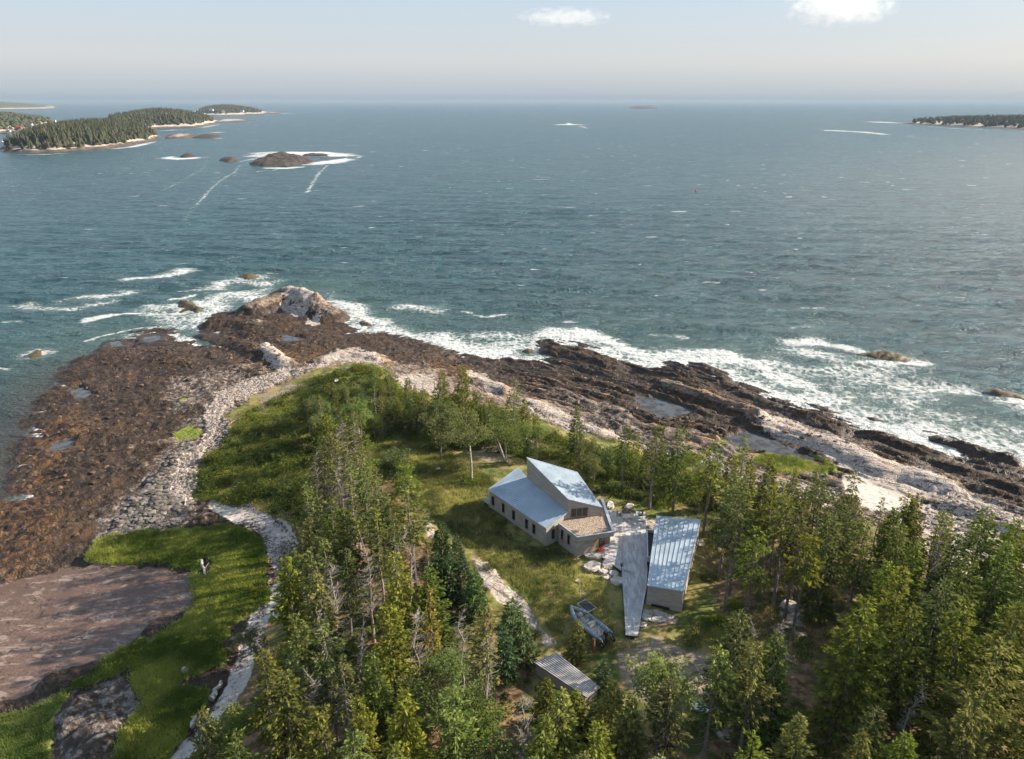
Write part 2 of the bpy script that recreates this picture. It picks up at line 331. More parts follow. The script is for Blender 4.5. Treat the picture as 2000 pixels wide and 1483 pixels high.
RIDGES_W = [(np.array([P(x, y, z)[:2] for x, y in pts]), hw, ht) for pts, z, hw, ht in RIDGES]
POOLS_W = [(np.array([P(x, y, z)[:2] for x, y in pts]), z) for pts, z in POOLS]

def surface(X, Y, want_masks=True):
    """height of the ground and the cover masks there"""
    h, dsh = macro(X, Y)
    px, py = proj(X, Y, h)
    wob = fbm(X / 3.0, Y / 3.0, 5, 3)
    wob2 = fbm(X / 3.0, Y / 3.0, 25, 3)
    sc2 = np.clip(Y / 110.0, 0.5, 1.3) 
    qx = px + wob * 6 * sc2; qy = py + wob2 * 5 * sc2
    M = {}
    for k, polys in Z.items():
        d = np.full(X.shape, -80.0)
        for p in polys: d = np.maximum(d, sdf(qx, qy, p, 40.0))
        M[k] = d
    e1 = fbm(X / 4.5, Y / 4.5, 91, 4, .6); e2 = fbm(X / 2.0 + 9, Y / 2.0, 92, 3)
    M['marsh'] = M['marsh'] + 9 * e1 + 5 * e2 - 60 * np.clip(fbm(X / 6 + 3, Y / 6, 93, 3) - .30, 0, 1)
    M['mud'] = M['mud'] + 22 * e1 - 6; M['grey'] = M['grey'] + 16 * e1; M['cobble'] = M['cobble'] + 7 * e1 - 3
    M['sand'] = M['sand'] + 4 * e1 + 3 * e2; M['granite'] = M['granite'] + 4 * e1 + 2 * e2
    w = {k: sstep(-5.0, 5.0, d) for k, d in M.items()}
    soft = np.clip(np.maximum.reduce([w['grass'], w['marsh'], w['mud'], w['sand'] * .9, w['cobble'] * .75]), 0, 1)
    soft = np.where(w['granite'] > 0.5, soft * 0.0, soft)
    rock = (1 - soft) * sstep(-6, 1.5, dsh) * (1 - .6 * w['granite'])
    # strata: strike direction differs on the two sides of the headland
    side = sstep(-25, 5, X + 0.35 * (Y - 200))
    for ang, wt, sd in ((-40.5, side, 3), (22.0, 1 - side, 9)):
        a = R(ang)
        s = -X * math.sin(a) + Y * math.cos(a); t = X * math.cos(a) + Y * math.sin(a)
        s = s + 3.2 * fbm(X / 14, Y / 14, sd, 3) + (0.9 * fbm(t / 5, s / 2.5, sd + 4, 2))
        for per, amp in ((6.0, 1.3), (2.4, 0.8), (1.15, 0.36)):
            q = s / per + 0.5 * fbm(t / (per * 5), s / per, sd + 1, 2); fr = q - np.floor(q)
            lv = vn(t / (per * 3.2) + 31 * np.floor(q), np.floor(q) * 1.7, sd + 2)
            saw = np.where(fr < 0.8, fr / 0.8, (1 - fr) / 0.2) - 0.5
            h = h + rock * wt * amp * (saw * (0.7 + 0.5 * lv) + 0.35 * lv) * np.where(side > 0.5, 1.0, 0.65)
    a = R(-40.5); s_ = -X * math.sin(a) + Y * math.cos(a); t_ = X * math.cos(a) + Y * math.sin(a)
    lump = np.where(side > .5, fbm(t_ / 7.5, s_ / 1.3, 44, 4, .55), fbm(X / 2.6, Y / 2.2, 41, 4, 0.6))
    h = h + rock * (0.34 * np.abs(lump) * 2 - 0.25 + (0.35 + 0.35 * (1 - side)) * fbm(X / 9, Y / 9, 42, 3) + 0.3 * (1 - side) * fbm(X / 20, Y / 14, 43, 2))
    cell = np.abs(vn(X / 0.9, Y / 0.9, 77)) * np.abs(vn(X / 0.7 + 4, Y / 0.7, 78))
    h = h + rock * 0.17 * (1 - 3 * cell)
    for pts, hw, ht in RIDGES_W:
        m = (X > pts[:, 0].min() - 3 * hw) & (X < pts[:, 0].max() + 3 * hw) & (Y > pts[:, 1].min() - 3 * hw) & (Y < pts[:, 1].max() + 3 * hw)
        if not m.any(): continue
        x, y = X[m], Y[m]
        d = sdline(x + 1.2 * fbm(x / 4, y / 4, 51, 3), y + 1.2 * fbm(x / 4, y / 4, 52, 3), [tuple(p) for p in pts])
        b = np.clip(1 - (d / hw) ** 2, 0, 1) ** 0.95
        b = np.floor(b * 4 + 0.5 * fbm(x / 2.5, y / 2.5, 53, 2) + 0.5) / 4 * 0.25 + b * 0.75
        h[m] += ht * np.clip(b, 0, 1)
    g = w['grass'] * (1 - w['granite'])
    h = h + g * (0.22 * fbm(X / 3.5, Y / 3.5, 60, 4) + 0.25 * fbm(X / 11, Y / 11, 61, 2))
    h = h + w['marsh'] * (0.22 + 0.22 * fbm(X / 2.4, Y / 2.4, 62, 3)) + w['mud'] * 0.05 * fbm(X / 3, Y / 3, 63, 3)
    h = h + w['cobble'] * 0.16 * fbm(X / 0.9, Y / 0.9, 64, 2) + w['granite'] * w['grass'] * (0.06 + 0.10 * fbm(X / 1.5, Y / 1.5, 65, 3))
    # level pads under the buildings
    for cx, cy, rx in ((3, 96, 11), (11, 92, 8), (20, 84, 9)):
        f = sstep(rx, rx * 0.6, np.hypot(X - cx, Y - cy)); h = h * (1 - f) + 7.1 * f
    for poly, z in POOLS_W:
        d = sdf(X, Y, poly, 12.0); m = d > -5
        x, y, dd, hh = X[m], Y[m], d[m], h[m]
        dd = dd + 0.9 * fbm(x / 1.6, y / 1.6, 81, 3)
        rim = sstep(-3.6, -1.5, dd); hh = hh * (1 - rim) + np.maximum(hh, z + 0.10 * fbm(x, y, 82, 3)) * rim
        f = sstep(-0.7, 0.5, dd); hh = hh * (1 - f) + (z - 0.45 + 0.22 * fbm(x / 1.1, y / 1.1, 83, 3)) * f
        h[m] = hh
    return h, dsh, M
# ------------------------------------------------------------------ materials of the setting
def terrain_material():
    n = NT('coast ground'); pos = n.coord('Pos')
    gr, ma, co = n.sepc('mA'); ga, gy, mu = n.sepc('mB'); sa, og, di = n.sepc('mC'); fo, ht, _ = n.sepc('mD')
    n1 = n.noise(pos, 0.9, 6, 0.65); n2 = n.noise(pos, 0.22, 4, 0.6); n3 = n.noise(pos, 3.5, 5, 0.65); n4 = n.noise(pos, 0.06, 3)
    def sel(m, w=0.28, nn=n1): # crisp but ragged edge
        return n.ramp(n.math('ADD', m, n.math('MULTIPLY', n.math('SUBTRACT', nn, 0.5), 0.7)), 0.5 - w / 2, 0.5 + w / 2)
    # strata streaks
    st = n.noise(n.coord('Pos', (1, 1, 2.5), None), 0.5, 5, 0.6, 1.2)
    mp = n.n('ShaderNodeMapping'); n.l(pos, mp.inputs['Vector']); mp.inputs['Rotation'].default_value = (0, 0, R(40)); 
    mp2 = n.n('ShaderNodeMapping'); n.l(mp.outputs[0], mp2.inputs['Vector']); mp2.inputs['Scale'].default_value = (0.25, 1.6, 1.6)
    strk = n.noise(mp2.outputs[0], 1.1, 5, 0.62, 0.6)
    weed = n.mix(n.ramp(n3, .35, .7), (.014, .009, .007), (.062, .040, .027))
    weed = n.mix(n.ramp(n1, .5, .72), weed, (.105, .070, .044))
    weed = n.mix(n.math('MULTIPLY', n.ramp(n2, .52, .66), .5), weed, (.105, .055, .022))
    weed = n.mix(n.math('MULTIPLY', n.ramp(strk, .55, .66), .5), weed, (.17, .125, .09))
    bare = n.mix(n.ramp(strk, .38, .62), (.07, .052, .042), (.30, .235, .185))
    bare = n.mix(n.ramp(n2, .56, .66), bare, (.34, .21, .12))
    hi = n.ramp(n.math('ADD', ht, n.math('MULTIPLY', n.math('SUBTRACT', n1, .5), .5)), .60, .78)
    c = n.mix(hi, weed, bare)
    ogc = n.mix(n.ramp(n3, .35, .65), (.08, .04, .014), (.34, .16, .035))
    c = n.mix(n.math('MULTIPLY', n.math('MULTIPLY', sel(og, .5), n.ramp(n1, .42, .6)), .42), c, ogc)
    crk = n.voro(n.coord('Pos', (1, 1, .6)), 0.75, 'DISTANCE_TO_EDGE')
    crkm = n.ramp(crk, 0.0, 0.09)
    gyc = n.mix(n.ramp(n3, .3, .7), (.16, .13, .11), (.40, .35, .31))
    gyc = n.mix(n.ramp(n1, .45, .62), (.07, .05, .038), gyc)
    c = n.mix(sel(gy, .35), c, gyc)
    gac = n.mix(n.ramp(n3, .3, .7), (.34, .29, .25), (.58, .51, .45))
    gac = n.mix(n.math('MULTIPLY', n.ramp(n2, .5, .65), .6), gac, (.52, .38, .29))
    gac = n.mix(n.ramp(strk, .53, .60), gac, (.15, .12, .10)); gac = n.mix(n.ramp(crk, 0.0, 0.05, .75, 0), gac, (.10, .08, .07))
    # cobbles
    vc = n.n('ShaderNodeTexVoronoi'); n.l(pos, vc.inputs['Vector']); vc.inputs['Scale'].default_value = 1.9
    sp = n.n('ShaderNodeSeparateColor'); n.l(vc.outputs['Color'], sp.inputs[0])
    coc = n.mix(sp.outputs[0], (.26, .22, .20), (.60, .52, .47)); coc = n.mix(n.math('MULTIPLY', sp.outputs[1], .35), coc, (.50, .33, .26))
    coc = n.mix(n.ramp(vc.outputs['Distance'], .42, .62), coc, (.07, .055, .045))
    c = n.mix(sel(co), c, coc)
    # mud with pale dried rills
    mdc = n.mix(n.ramp(n3, .3, .7), (.080, .048, .037), (.195, .125, .096))
    rl = n.noise(n.coord('Pos', (.35, 1.0, 1), (0, 0, R(-12))), .55, 6, .66, 1.6)
    mdc = n.mix(n.ramp(rl, .52, .60), mdc, (.27, .21, .175)); mdc = n.mix(n.ramp(n2, .5, .62), mdc, (.12, .075, .055)); mdc = n.mix(n.ramp(n1, .56, .66), mdc, (.055, .038, .028))
    nr = n.math('ADD', n.math('MULTIPLY', n.math('SUBTRACT', n2, .5), 1.6), n1); c = n.mix(sel(mu, .25, nr), c, mdc)
    sac = n.mix(n.ramp(n3, .35, .7), (.46, .41, .37), (.62, .57, .52)); sac = n.mix(n.ramp(n.noise(pos, 1.2, 6, .75), .555, .62), sac, (.16, .11, .085)); sac = n.mix(n.math('MULTIPLY', n.ramp(n2, .45, .6), .4), sac, (.33, .28, .24))
    c = n.mix(sel(sa, .2), c, sac)
    # marsh turf
    mac = n.mix(n.ramp(n.noise(n.coord('Pos', (1, .5, 1)), 1.1, 4, .6), .3, .7), (.09, .125, .014), (.215, .25, .034))
    mac = n.mix(n.ramp(n2, .55, .68), mac, (.26, .25, .05))
    c = n.mix(sel(ma, .12, n.math('ADD', n.math('MULTIPLY', n.math('SUBTRACT', n2, .5), .8), n1)), c, mac)
    # upland grass, heath and moss
    gc = n.mix(n.ramp(n1, .35, .65), (.055, .075, .015), (.15, .165, .034))
    gc = n.mix(n.ramp(n2, .44, .58), gc, (.27, .225, .075)); gc = n.mix(n.ramp(n.noise(pos, .35, 5, .7), .53, .64), gc, (.27, .18, .085))
    gc = n.mix(n.math('MULTIPLY', n.ramp(n3, .5, .7), .5), gc, (.05, .085, .014))
    fc = n.mix(n.ramp(n1, .38, .6), (.09, .055, .032), (.30, .18, .10)); fc = n.mix(n.ramp(n2, .5, .6), fc, (.05, .06, .015))
    gc = n.mix(n.math('MULTIPLY', sel(fo, .6), .9), gc, fc)
    dc = n.mix(n.ramp(n3, .3, .7), (.17, .125, .085), (.36, .30, .23)); gc = n.mix(n.math('MULTIPLY', sel(di, .5), n.ramp(n1, .3, .5)), gc, dc)
    c = n.mix(sel(gr, .16), c, gc)
    c = n.mix(sel(ga, .16), c, gac)
    n.set(Base_Color=c); wet = n.ramp(ht, .15, .6, .38, .9)
    n.set(Roughness=n.math('MAXIMUM', wet, n.math('MULTIPLY', sel(gr), .95)), Specular_IOR_Level=.35)
    b1 = n.math('ADD', n.math('MULTIPLY', n3, .5), n.math('MULTIPLY', n.noise(pos, 9, 4, .7), .25))
    rk = n.math('SUBTRACT', 1.0, n.math('MAXIMUM', n.math('MAXIMUM', sel(gr), sel(sa)), sel(mu)), clamp=True)
    b1 = n.math('ADD', n.math('MULTIPLY', b1, n.math('ADD', n.math('MULTIPLY', rk, .7), .3)), n.math('MULTIPLY', n.math('ADD', strk, n.math('MULTIPLY', crkm, .25)), n.math('MULTIPLY', rk, .8)))
    n.bump(b1, .9, .30)
    return n.m
MAT_LAND = terrain_material()

def grid_mesh(xs, ys):
    X, Y = np.meshgrid(xs, ys); nx, ny = len(xs), len(ys)
    i = np.arange(nx * ny).reshape(ny, nx)
    F = np.stack([i[:-1, :-1], i[:-1, 1:], i[1:, 1:], i[1:, :-1]], -1).reshape(-1, 4)
    return X.ravel(), Y.ravel(), F
def compact(V, F, A=None):
    u, inv = np.unique(F.ravel(), return_inverse=True)
    return V[u], inv.reshape(F.shape), u

def seq(parts):
    o = []
    for a, b, st in parts: o.append(np.arange(a, b, st))
    o.append([parts[-1][1]]); return np.concatenate(o)
gx = seq([(-190, -118, 1.2), (-118, 128, 0.36), (128, 230, 1.2)])
gy = seq([(-20, 55, 1.5), (55, 120, 0.36), (120, 210, 0.42), (210, 285, 0.5)])
TX, TY, TF = grid_mesh(gx, gy)
TH_, TD, TM = surface(TX, TY)
def enc(d, s=26.0): return np.clip(0.5 + d / s, 0, 1)
mA = np.stack([enc(TM['grass']), enc(TM['marsh'], 20), enc(TM['cobble'])], -1)
mB = np.stack([enc(TM['granite'], 16), enc(TM['grey'], 40), enc(TM['mud'])], -1)
mC = np.stack([enc(TM['sand'], 16), enc(TM['orange'], 60), enc(TM['dirt'], 24)], -1)
mD = np.stack([enc(TM['forest'], 60), np.clip(TH_ / 4.0, 0, 1), np.zeros_like(TH_)], -1)
zone = np.zeros(TX.shape, int)  # 0 rock
for i, k in ((1, 'cobble'), (2, 'mud'), (3, 'sand'), (4, 'marsh'), (5, 'grass')): zone[TM[k] > 0] = i
zone[(TM['granite'] > 0) & (TM['grass'] < 3)] = 0
NAMES = ['rocky_shore', 'cobble_beach', 'mudflat', 'sand_beach', 'marsh_ground', 'ground']
VV = np.stack([TX, TY, TH_], -1)
keepf = (TH_[TF].max(1) > -1.2)
fz = np.sort(zone[TF], 1)[:, 1]
for zi, nm in enumerate(NAMES):
    F = TF[keepf & (fz == zi)]
    if not len(F): continue
    v, f, u = compact(VV, F)
    me = npmesh(nm, v, f, MAT_LAND, True)
    for an, arr in (('mA', mA), ('mB', mB), ('mC', mC), ('mD', mD)): setcol(me, an, arr[u])
    tag(link(nm, me), kind='structure')
from bisect import bisect_left
_G = TH_.reshape(len(gy), len(gx))
def ground(x, y):
    i = min(max(bisect_left(gx, x) - 1, 0), len(gx) - 2); j = min(max(bisect_left(gy, y) - 1, 0), len(gy) - 2)
    u = min(max((x - gx[i]) / (gx[i + 1] - gx[i]), 0), 1); v = min(max((y - gy[j]) / (gy[j + 1] - gy[j]), 0), 1)
    return float(_G[j, i] * (1 - u) * (1 - v) + _G[j, i + 1] * u * (1 - v) + _G[j + 1, i] * (1 - u) * v + _G[j + 1, i + 1] * u * v)
_M = {k: v.reshape(len(gy), len(gx)) for k, v in TM.items()}
def mask(k, x, y):
    i = min(max(bisect_left(gx, x), 0), len(gx) - 1); j = min(max(bisect_left(gy, y), 0), len(gy) - 1)
    return float(_M[k][j, i])
def onground(px, py, z=6.0, it=6):
    """the point of the ground seen at a pixel"""
    for _ in range(it):
        p = P(px, py, z); z = 0.5 * z + 0.5 * ground(p[0], p[1])
    p = P(px, py, z); return p[0], p[1], ground(p[0], p[1])

# tide pools: still water lying in hollows of the shore
n = NT('still pool water'); n.set(Base_Color=n.mix(n.ramp(n.noise(n.coord('Pos'), .5, 4), .4, .65), (.085, .095, .105), (.045, .038, .030)), Roughness=.05, IOR=1.33)  # blue grey of the reflected sky is put into the base colour
n.bump(n.noise(n.coord('Pos'), 1.2, 3), .06, .05); MAT_POOL = n.m
for poly, z in POOLS_W:
    c = poly.mean(0); pp = [(c + (q - c) * (1 + 1.3 / np.linalg.norm(q - c))) for q in poly]
    mb = MB(); mb.add([(q[0], q[1], z - .12) for q in pp], [tuple(range(len(pp)))])
    tag(mb.build('tide_pool', MAT_POOL), kind='structure')

# ------------------------------------------------------------------ rocks standing in the sea and far islands
def px_poly(pts, z=0): return np.array([P(x, y, z)[:2] for x, y in pts])
n = NT('sea rock'); pos = n.coord('Pos'); a = n.noise(pos, .8, 6, .65); b = n.noise(pos, .15, 4)
hh = n.n('ShaderNodeSeparateXYZ'); n.l(pos, hh.inputs[0])
c = n.mix(n.ramp(a, .35, .65), (.020, .016, .012), (.085, .062, .046))
c = n.mix(n.ramp(n.math('ADD', hh.outputs[2], n.math('MULTIPLY', a, 5)), 8.6, 10.4), c, n.mix(n.ramp(b, .4, .6), (.40, .34, .29), (.26, .21, .17)))
n.set(Base_Color=c, Roughness=.75); n.bump(a, .8, .4); MAT_SEAROCK = n.m
n = NT('low wet rock'); pos = n.coord('Pos'); a = n.noise(pos, 1.8, 6, .65)
n.set(Base_Color=n.mix(n.ramp(a, .4, .65), (.035, .026, .012), (.15, .11, .035)), Roughness=.55); n.bump(a, .8, .3); MAT_LOWROCK = n.m
SEAROCKS = []
def mound(name, poly, hmax, slope, step, mat, seed=0, rough=0.35, rs=1.0, plateau=0.0):
    """a rock or island: a raised, rugged body inside an outline on the water"""
    x0, y0 = poly.min(0) - step * 2; x1, y1 = poly.max(0) + step * 2
    X, Y, F = grid_mesh(np.arange(x0, x1, step), np.arange(y0, y1, step))
    wx = fbm(X / (rs * 6), Y / (rs * 6), seed, 3) * rs * 2.2; wy = fbm(X / (rs * 6), Y / (rs * 6), seed + 5, 3) * rs * 2.2
    d = sdf(X + wx, Y + wy, poly, 1e4)
    h = np.minimum(d * slope, hmax * (1 - np.exp(-np.maximum(d, 0) * slope / hmax * 1.3)))
    q = Y / (rs * 2.5) - X / (rs * 5) + fbm(X / (rs * 5), Y / (rs * 5), seed + 9, 3); fr = q - np.floor(q)
    h = h + rough * (sstep(-2, 3, d) * (fbm(X / (rs * 3), Y / (rs * 3), seed + 2, 4, .6) * 1.6 + (fr - .4) * .9))
    F = F[h[F].max(1) > -1.5]
    V = np.stack([X, Y, h], -1); v, f, u = compact(V, F)
    # close the underside
    me = npmesh(name, v, f, mat, True)
    o = link(name, me); return o, (X, Y, h, d)
rocks = [
 ('sea_rock', [(483,323),(510,325),(560,324),(605,320),(612,316),(596,310),(575,305),(560,301),(535,304),(520,307),(500,316)], 5.0, .45, 1.6, 'wide dark rocky islet ringed by breaking surf, largest of the rocks off the wooded island', 2.6),
 ('sea_rock', [(590,305),(640,306),(640,302),(600,301)], 2.0, .4, 1.6, 'low flat dark ledge just right of and behind the wide surf ringed islet', 2.0),
 ('sea_rock', [(352,307),(365,309),(383,307),(376,303),(360,303)], 3.6, .5, 1.3, 'small pinkish rock in surf below the wooded island, left of three sea rocks', 1.8),
 ('sea_rock', [(430,314),(445,317),(466,315),(460,310),(440,309)], 3.2, .5, 1.3, 'small bare brown rock in calm water between two surf ringed rocks', 1.8),
 ('sea_rock', [(345,590),(358,587),(375,592),(392,604),(380,608),(362,604),(350,598)], 1.5, .5, .45, 'low olive brown rock awash in foam left of the headland', .8),
 ('sea_rock', [(470,538),(480,535),(494,537),(505,549),(490,551),(474,549)], 1.2, .4, .5, 'pair of low rocks washed by foam beyond the headland', .8),
 ('sea_rock', [(52,694),(70,684),(92,682),(85,693),(66,700)], .7, .3, .4, 'reddish weedy rock just breaking the water off the left shore', .6),
 ('sea_rock', [(702,630),(712,625),(724,632),(722,638),(706,637)], 1.1, .5, .35, 'small dark rock in white surf right of the headland', .6),
 ('sea_rock', [(1020,684),(1035,681),(1046,685),(1040,690),(1024,689)], .9, .5, .35, 'small brown rock in the surf left of the dark ledge', .6),
 ('sea_rock', [(1045,665),(1055,662),(1062,667),(1052,670)], .8, .5, .35, 'tiny dark rock in the surf straight above the dark ledge', .6),
 ('sea_rock', [(1690,694),(1715,688),(1745,690),(1775,700),(1798,711),(1780,714),(1750,706),(1720,702)], 1.5, .35, .5, 'long low brown and yellow ledge in the surf at the right', 1.0),
 ('sea_rock', [(1942,765),(1950,760),(1975,766),(2010,782),(2010,790),(1975,778)], 1.2, .35, .5, 'low pale ledge in the surf at the right edge', 1.0),
 ('sea_rock', [(1698,815),(1712,814),(1721,820),(1706,821)], .6, .4, .3, 'very small dark rock in foam near the right shore', .5)]
for i, (nm, pts, hm, sl, st, lab, rs) in enumerate(rocks):
    w = px_poly(pts); SEAROCKS.append(w)
    o, _ = mound(nm, w, hm, sl, st, MAT_LOWROCK if i in (4, 5, 6, 8, 10, 11) else MAT_SEAROCK, 100 + i * 7, hm * .30, rs)
    tag(o, lab, 'rock', 'rocks standing in the sea')

n = NT('island ground'); pos = n.coord('Pos'); a = n.noise(pos, .12, 6, .65); b = n.noise(pos, .03, 4)
hh = n.n('ShaderNodeSeparateXYZ'); n.l(pos, hh.inputs[0]); zz = n.math('ADD', hh.outputs[2], n.math('MULTIPLY', n.math('SUBTRACT', a, .5), 6))
c = n.mix(n.ramp(a, .3, .7), (.05, .035, .025), (.13, .09, .065))
c = n.mix(n.ramp(zz, 2.5, 4.5), c, n.mix(n.ramp(b, .35, .65), (.42, .36, .30), (.60, .52, .44)))
c = n.mix(n.ramp(zz, 9.0, 11.5), c, n.mix(n.ramp(b, .35, .65), (.07, .085, .03), (.11, .10, .05)))
n.set(Base_Color=c, Roughness=.9); n.bump(a, .8, 2.0); MAT_ISLE = n.m
n = NT('far woodland'); nz = n.noise(n.coord('Pos'), .05, 3); oi = n.attr('tint', 0)
c = n.mix(oi, (.022, .036, .014), (.075, .085, .03)); n.set(Base_Color=n.mix(n.ramp(nz, .4, .7), c, (.07, .055, .03)), Roughness=.9); MAT_WOOD = n.m
def far_trees(name, fld, dmin, n_, hgt, wid, seed, label, cat='woodland', round_=False, bare=None):
    rng = np.random.default_rng(seed); X, Y, h, d = fld
    ok = np.where((d > dmin) & (h > 3))[0]
    if bare is not None: ok = ok[bare(X[ok], Y[ok])]
    pick = ok[rng.integers(0, len(ok), n_)]; jit = rng.normal(0, wid * .8, (n_, 2))
    cx = X[pick] + jit[:, 0]; cy = Y[pick] + jit[:, 1]; cz = h[pick] - .5
    H = hgt * rng.uniform(.6, 1.15, n_); W = wid * rng.uniform(.7, 1.25, n_)
    edge = sstep(dmin, dmin * 2.2, d[pick]); H *= .6 + .4 * edge
    K = 7; V = []; F = []
    prof = [(0.03, .75), (.3, 1.0), (.32, .62), (.6, .72), (.62, .38), (1.0, .02)] if not round_ else [(0.05, .5), (.3, 1.0), (.6, 1.0), (.85, .65), (1.0, .1)]
    L = len(prof)
    ang = rng.uniform(0, 6.28, n_)
    verts = np.zeros((n_, L, K, 3), np.float32)
    for li, (t, r) in enumerate(prof):
        for k in range(K):
            rr = r * W * rng.uniform(.6, 1.25, n_); th = ang + 2 * math.pi * k / K
            verts[:, li, k, 0] = cx + np.cos(th) * rr; verts[:, li, k, 1] = cy + np.sin(th) * rr
            verts[:, li, k, 2] = cz + H * t + rng.normal(0, .03, n_) * H
    base = (np.arange(n_) * L * K)[:, None, None, None]
    li = np.arange(L - 1)[:, None]; k = np.arange(K)[None]
    f = np.stack([li * K + k, li * K + (k + 1) % K, (li + 1) * K + (k + 1) % K, (li + 1) * K + k], -1)[None]
    F = (f + base).reshape(-1, 4)
    me = npmesh(name, verts.reshape(-1, 3), F, MAT_WOOD)
    tn = np.repeat(rng.uniform(0, 1, n_) ** 1.5, L * K); setcol(me, 'tint', np.stack([tn, tn, tn], -1))
    return tag(link(name, me), label, cat, kind='stuff')
def isle(front, back, hmax, slope, step, seed, rs=14, rough=2.0):
    return mound('island', px_poly(front + back), hmax, slope, step, MAT_ISLE, seed, rough, rs)
o, fa = isle([(8,298),(60,299),(120,297),(180,292),(240,286),(290,277),(318,268)], [(260,261),(180,261),(100,267),(40,277),(12,290)], 20, .34, 5, 201, 7, 1.4); tag(o, kind='structure')
far_trees('woods', fa, 12, 3600, 19, 3.6, 1, 'dark spruce wood covering the nearest wooded island at the left', bare=None)
o, _ = mound('sea_rock', px_poly([(318,271),(350,271),(385,268),(380,264),(330,264)]), 3.5, .3, 3, MAT_ISLE, 211, .8, 4); tag(o, 'pale bare ledge trailing off the tip of the nearest wooded island', 'rock', 'rocks standing in the sea')
o, _ = mound('sea_rock', px_poly([(378,270),(400,271),(435,269),(420,265),(395,263)]), 4.5, .3, 3, MAT_SEAROCK, 212, .8, 4); tag(o, 'dark rocky reef beyond the pale ledge off the nearest wooded island', 'rock', 'rocks standing in the sea')
o, fb = isle([(190,257),(290,252),(345,249.5),(385,249),(402,245),(428,239)], [(400,236),(330,231),(250,233),(198,243)], 36, .26, 8, 202, 14, 1.8); tag(o, kind='structure')
far_trees('woods', fb, 22, 3600, 19, 4.6, 2, 'broad wooded hill island behind the nearest wooded island')
o, _ = mound('sea_rock', px_poly([(400,239),(440,240),(500,237),(480,234),(430,234)]), 4, .15, 6, MAT_ISLE, 213, .8, 6); tag(o, 'long pale spit of rock off the broad wooded hill island', 'rock', 'rocks standing in the sea')
o, fc = isle([(372,223),(400,226),(440,226),(475,225),(505,223),(528,221)], [(490,215),(430,213.5),(385,215)], 42, .16, 14, 203, 22, 1.8); tag(o, kind='structure')
far_trees('woods', fc, 45, 3000, 19, 6.0, 3, 'hazy rounded wooded island farthest out at the left')
o, _ = mound('sea_rock', px_poly([(505,223),(530,223),(560,221),(540,219),(515,219)]), 4, .08, 10, MAT_ISLE, 214, .8, 9); tag(o, 'thin surf washed reef at the tip of the hazy rounded island', 'rock', 'rocks standing in the sea')
o, fd = isle([(-200,262),(-80,263),(0,262),(40,259),(70,252),(90,246),(120,243)], [(100,236),(50,231),(0,229),(-200,230)], 32, .16, 9, 204, 14, 1.5); tag(o, kind='structure')
far_trees('woods', fd, 22, 3200, 13, 6.0, 4, 'lighter green leafy wood on the shore at the far left edge', round_=True)
o, fe = isle([(-300,214),(-100,214),(20,214),(60,213),(95,212)], [(80,206.5),(0,204),(-300,203)], 80, .14, 60, 205, 120, 4); tag(o, kind='structure')
o, ff = isle([(1752,241),(1790,244),(1850,247),(1920,250),(2000,254),(2150,256),(2400,256)], [(2400,234),(2150,234),(2000,235),(1850,237),(1790,239)], 13, .12, 8, 206, 14, 1.2); tag(o, kind='structure')
far_trees('woods', ff, 14, 3600, 15, 4.6, 5, 'low dark wooded island at the right edge of the sea', bare=lambda x, y: x > 1230)
o, fg = mound('island', px_poly([(1229,212),(1250,213.4),(1280,213),(1272,209),(1238,209)]), 34, .16, 25, MAT_LOWROCK, 207, 1.0, 40); tag(o, kind='structure')

# ------------------------------------------------------------------ the sea
def growing(a, b, st, g=1.016, far=45000):
    core = list(np.arange(a, b, st)); s = st; hi = [b]; lo = []
    while hi[-1] < far: s *= (g if s < 6 else 1.12); hi.append(hi[-1] + s)
    s = st; x = a
    while x > -far: s *= (g if s < 6 else 1.12); x -= s; lo.append(x)
    return np.array(lo[::-1] + core + hi)
sx = growing(-210, 300, 1.15); sy = growing(90, 480, 1.0)
sy = sy[sy > -1500]
SX, SY, SF = grid_mesh(sx, sy)
near = np.exp(-np.clip(np.hypot(SX, SY) - 350, 0, None) / 260)
def waves(X, Y):
    h = 0; rng = np.random.default_rng(5)
    for L, amp, ang in ((26, .30, 262), (19, .16, 248), (13, .12, 275), (9, .085, 258), (6.4, .06, 285), (5.1, .05, 236), (4.0, .035, 265)):
        a = R(ang + rng.uniform(-4, 4)); k = 2 * math.pi / L
        ph = k * (X * math.cos(a) + Y * math.sin(a)) + 1.6 * fbm(X / (L * 2.2), Y / (L * 2.2), int(L * 3), 2) * 1.5 + rng.uniform(0, 6)
        env = .6 + .6 * fbm(X / (L * 3), Y / (L * 3), int(L * 5), 2)
        h = h + amp * env * (1 - 2 * np.abs(np.sin(ph / 2)) ** 0.8 * .5 - .5 + .5 * np.cos(ph))
    return h
m = near > .01
SZ = np.zeros(SX.shape); SZ[m] = waves(SX[m], SY[m]) * near[m] * 2.6
dl = np.full(SX.shape, -400.0)
mm = (np.abs(SX) < 700) & (SY < 900) & (SY > 0)
dl[mm] = sdf(SX[mm], SY[mm], LAND, 400.0)
SZ *= .35 + .65 * sstep(0, 22, -dl)
SZ = np.where(dl > 4, -0.3, SZ)
spx, spy = proj(SX, SY, SZ * 0)
off = -dl
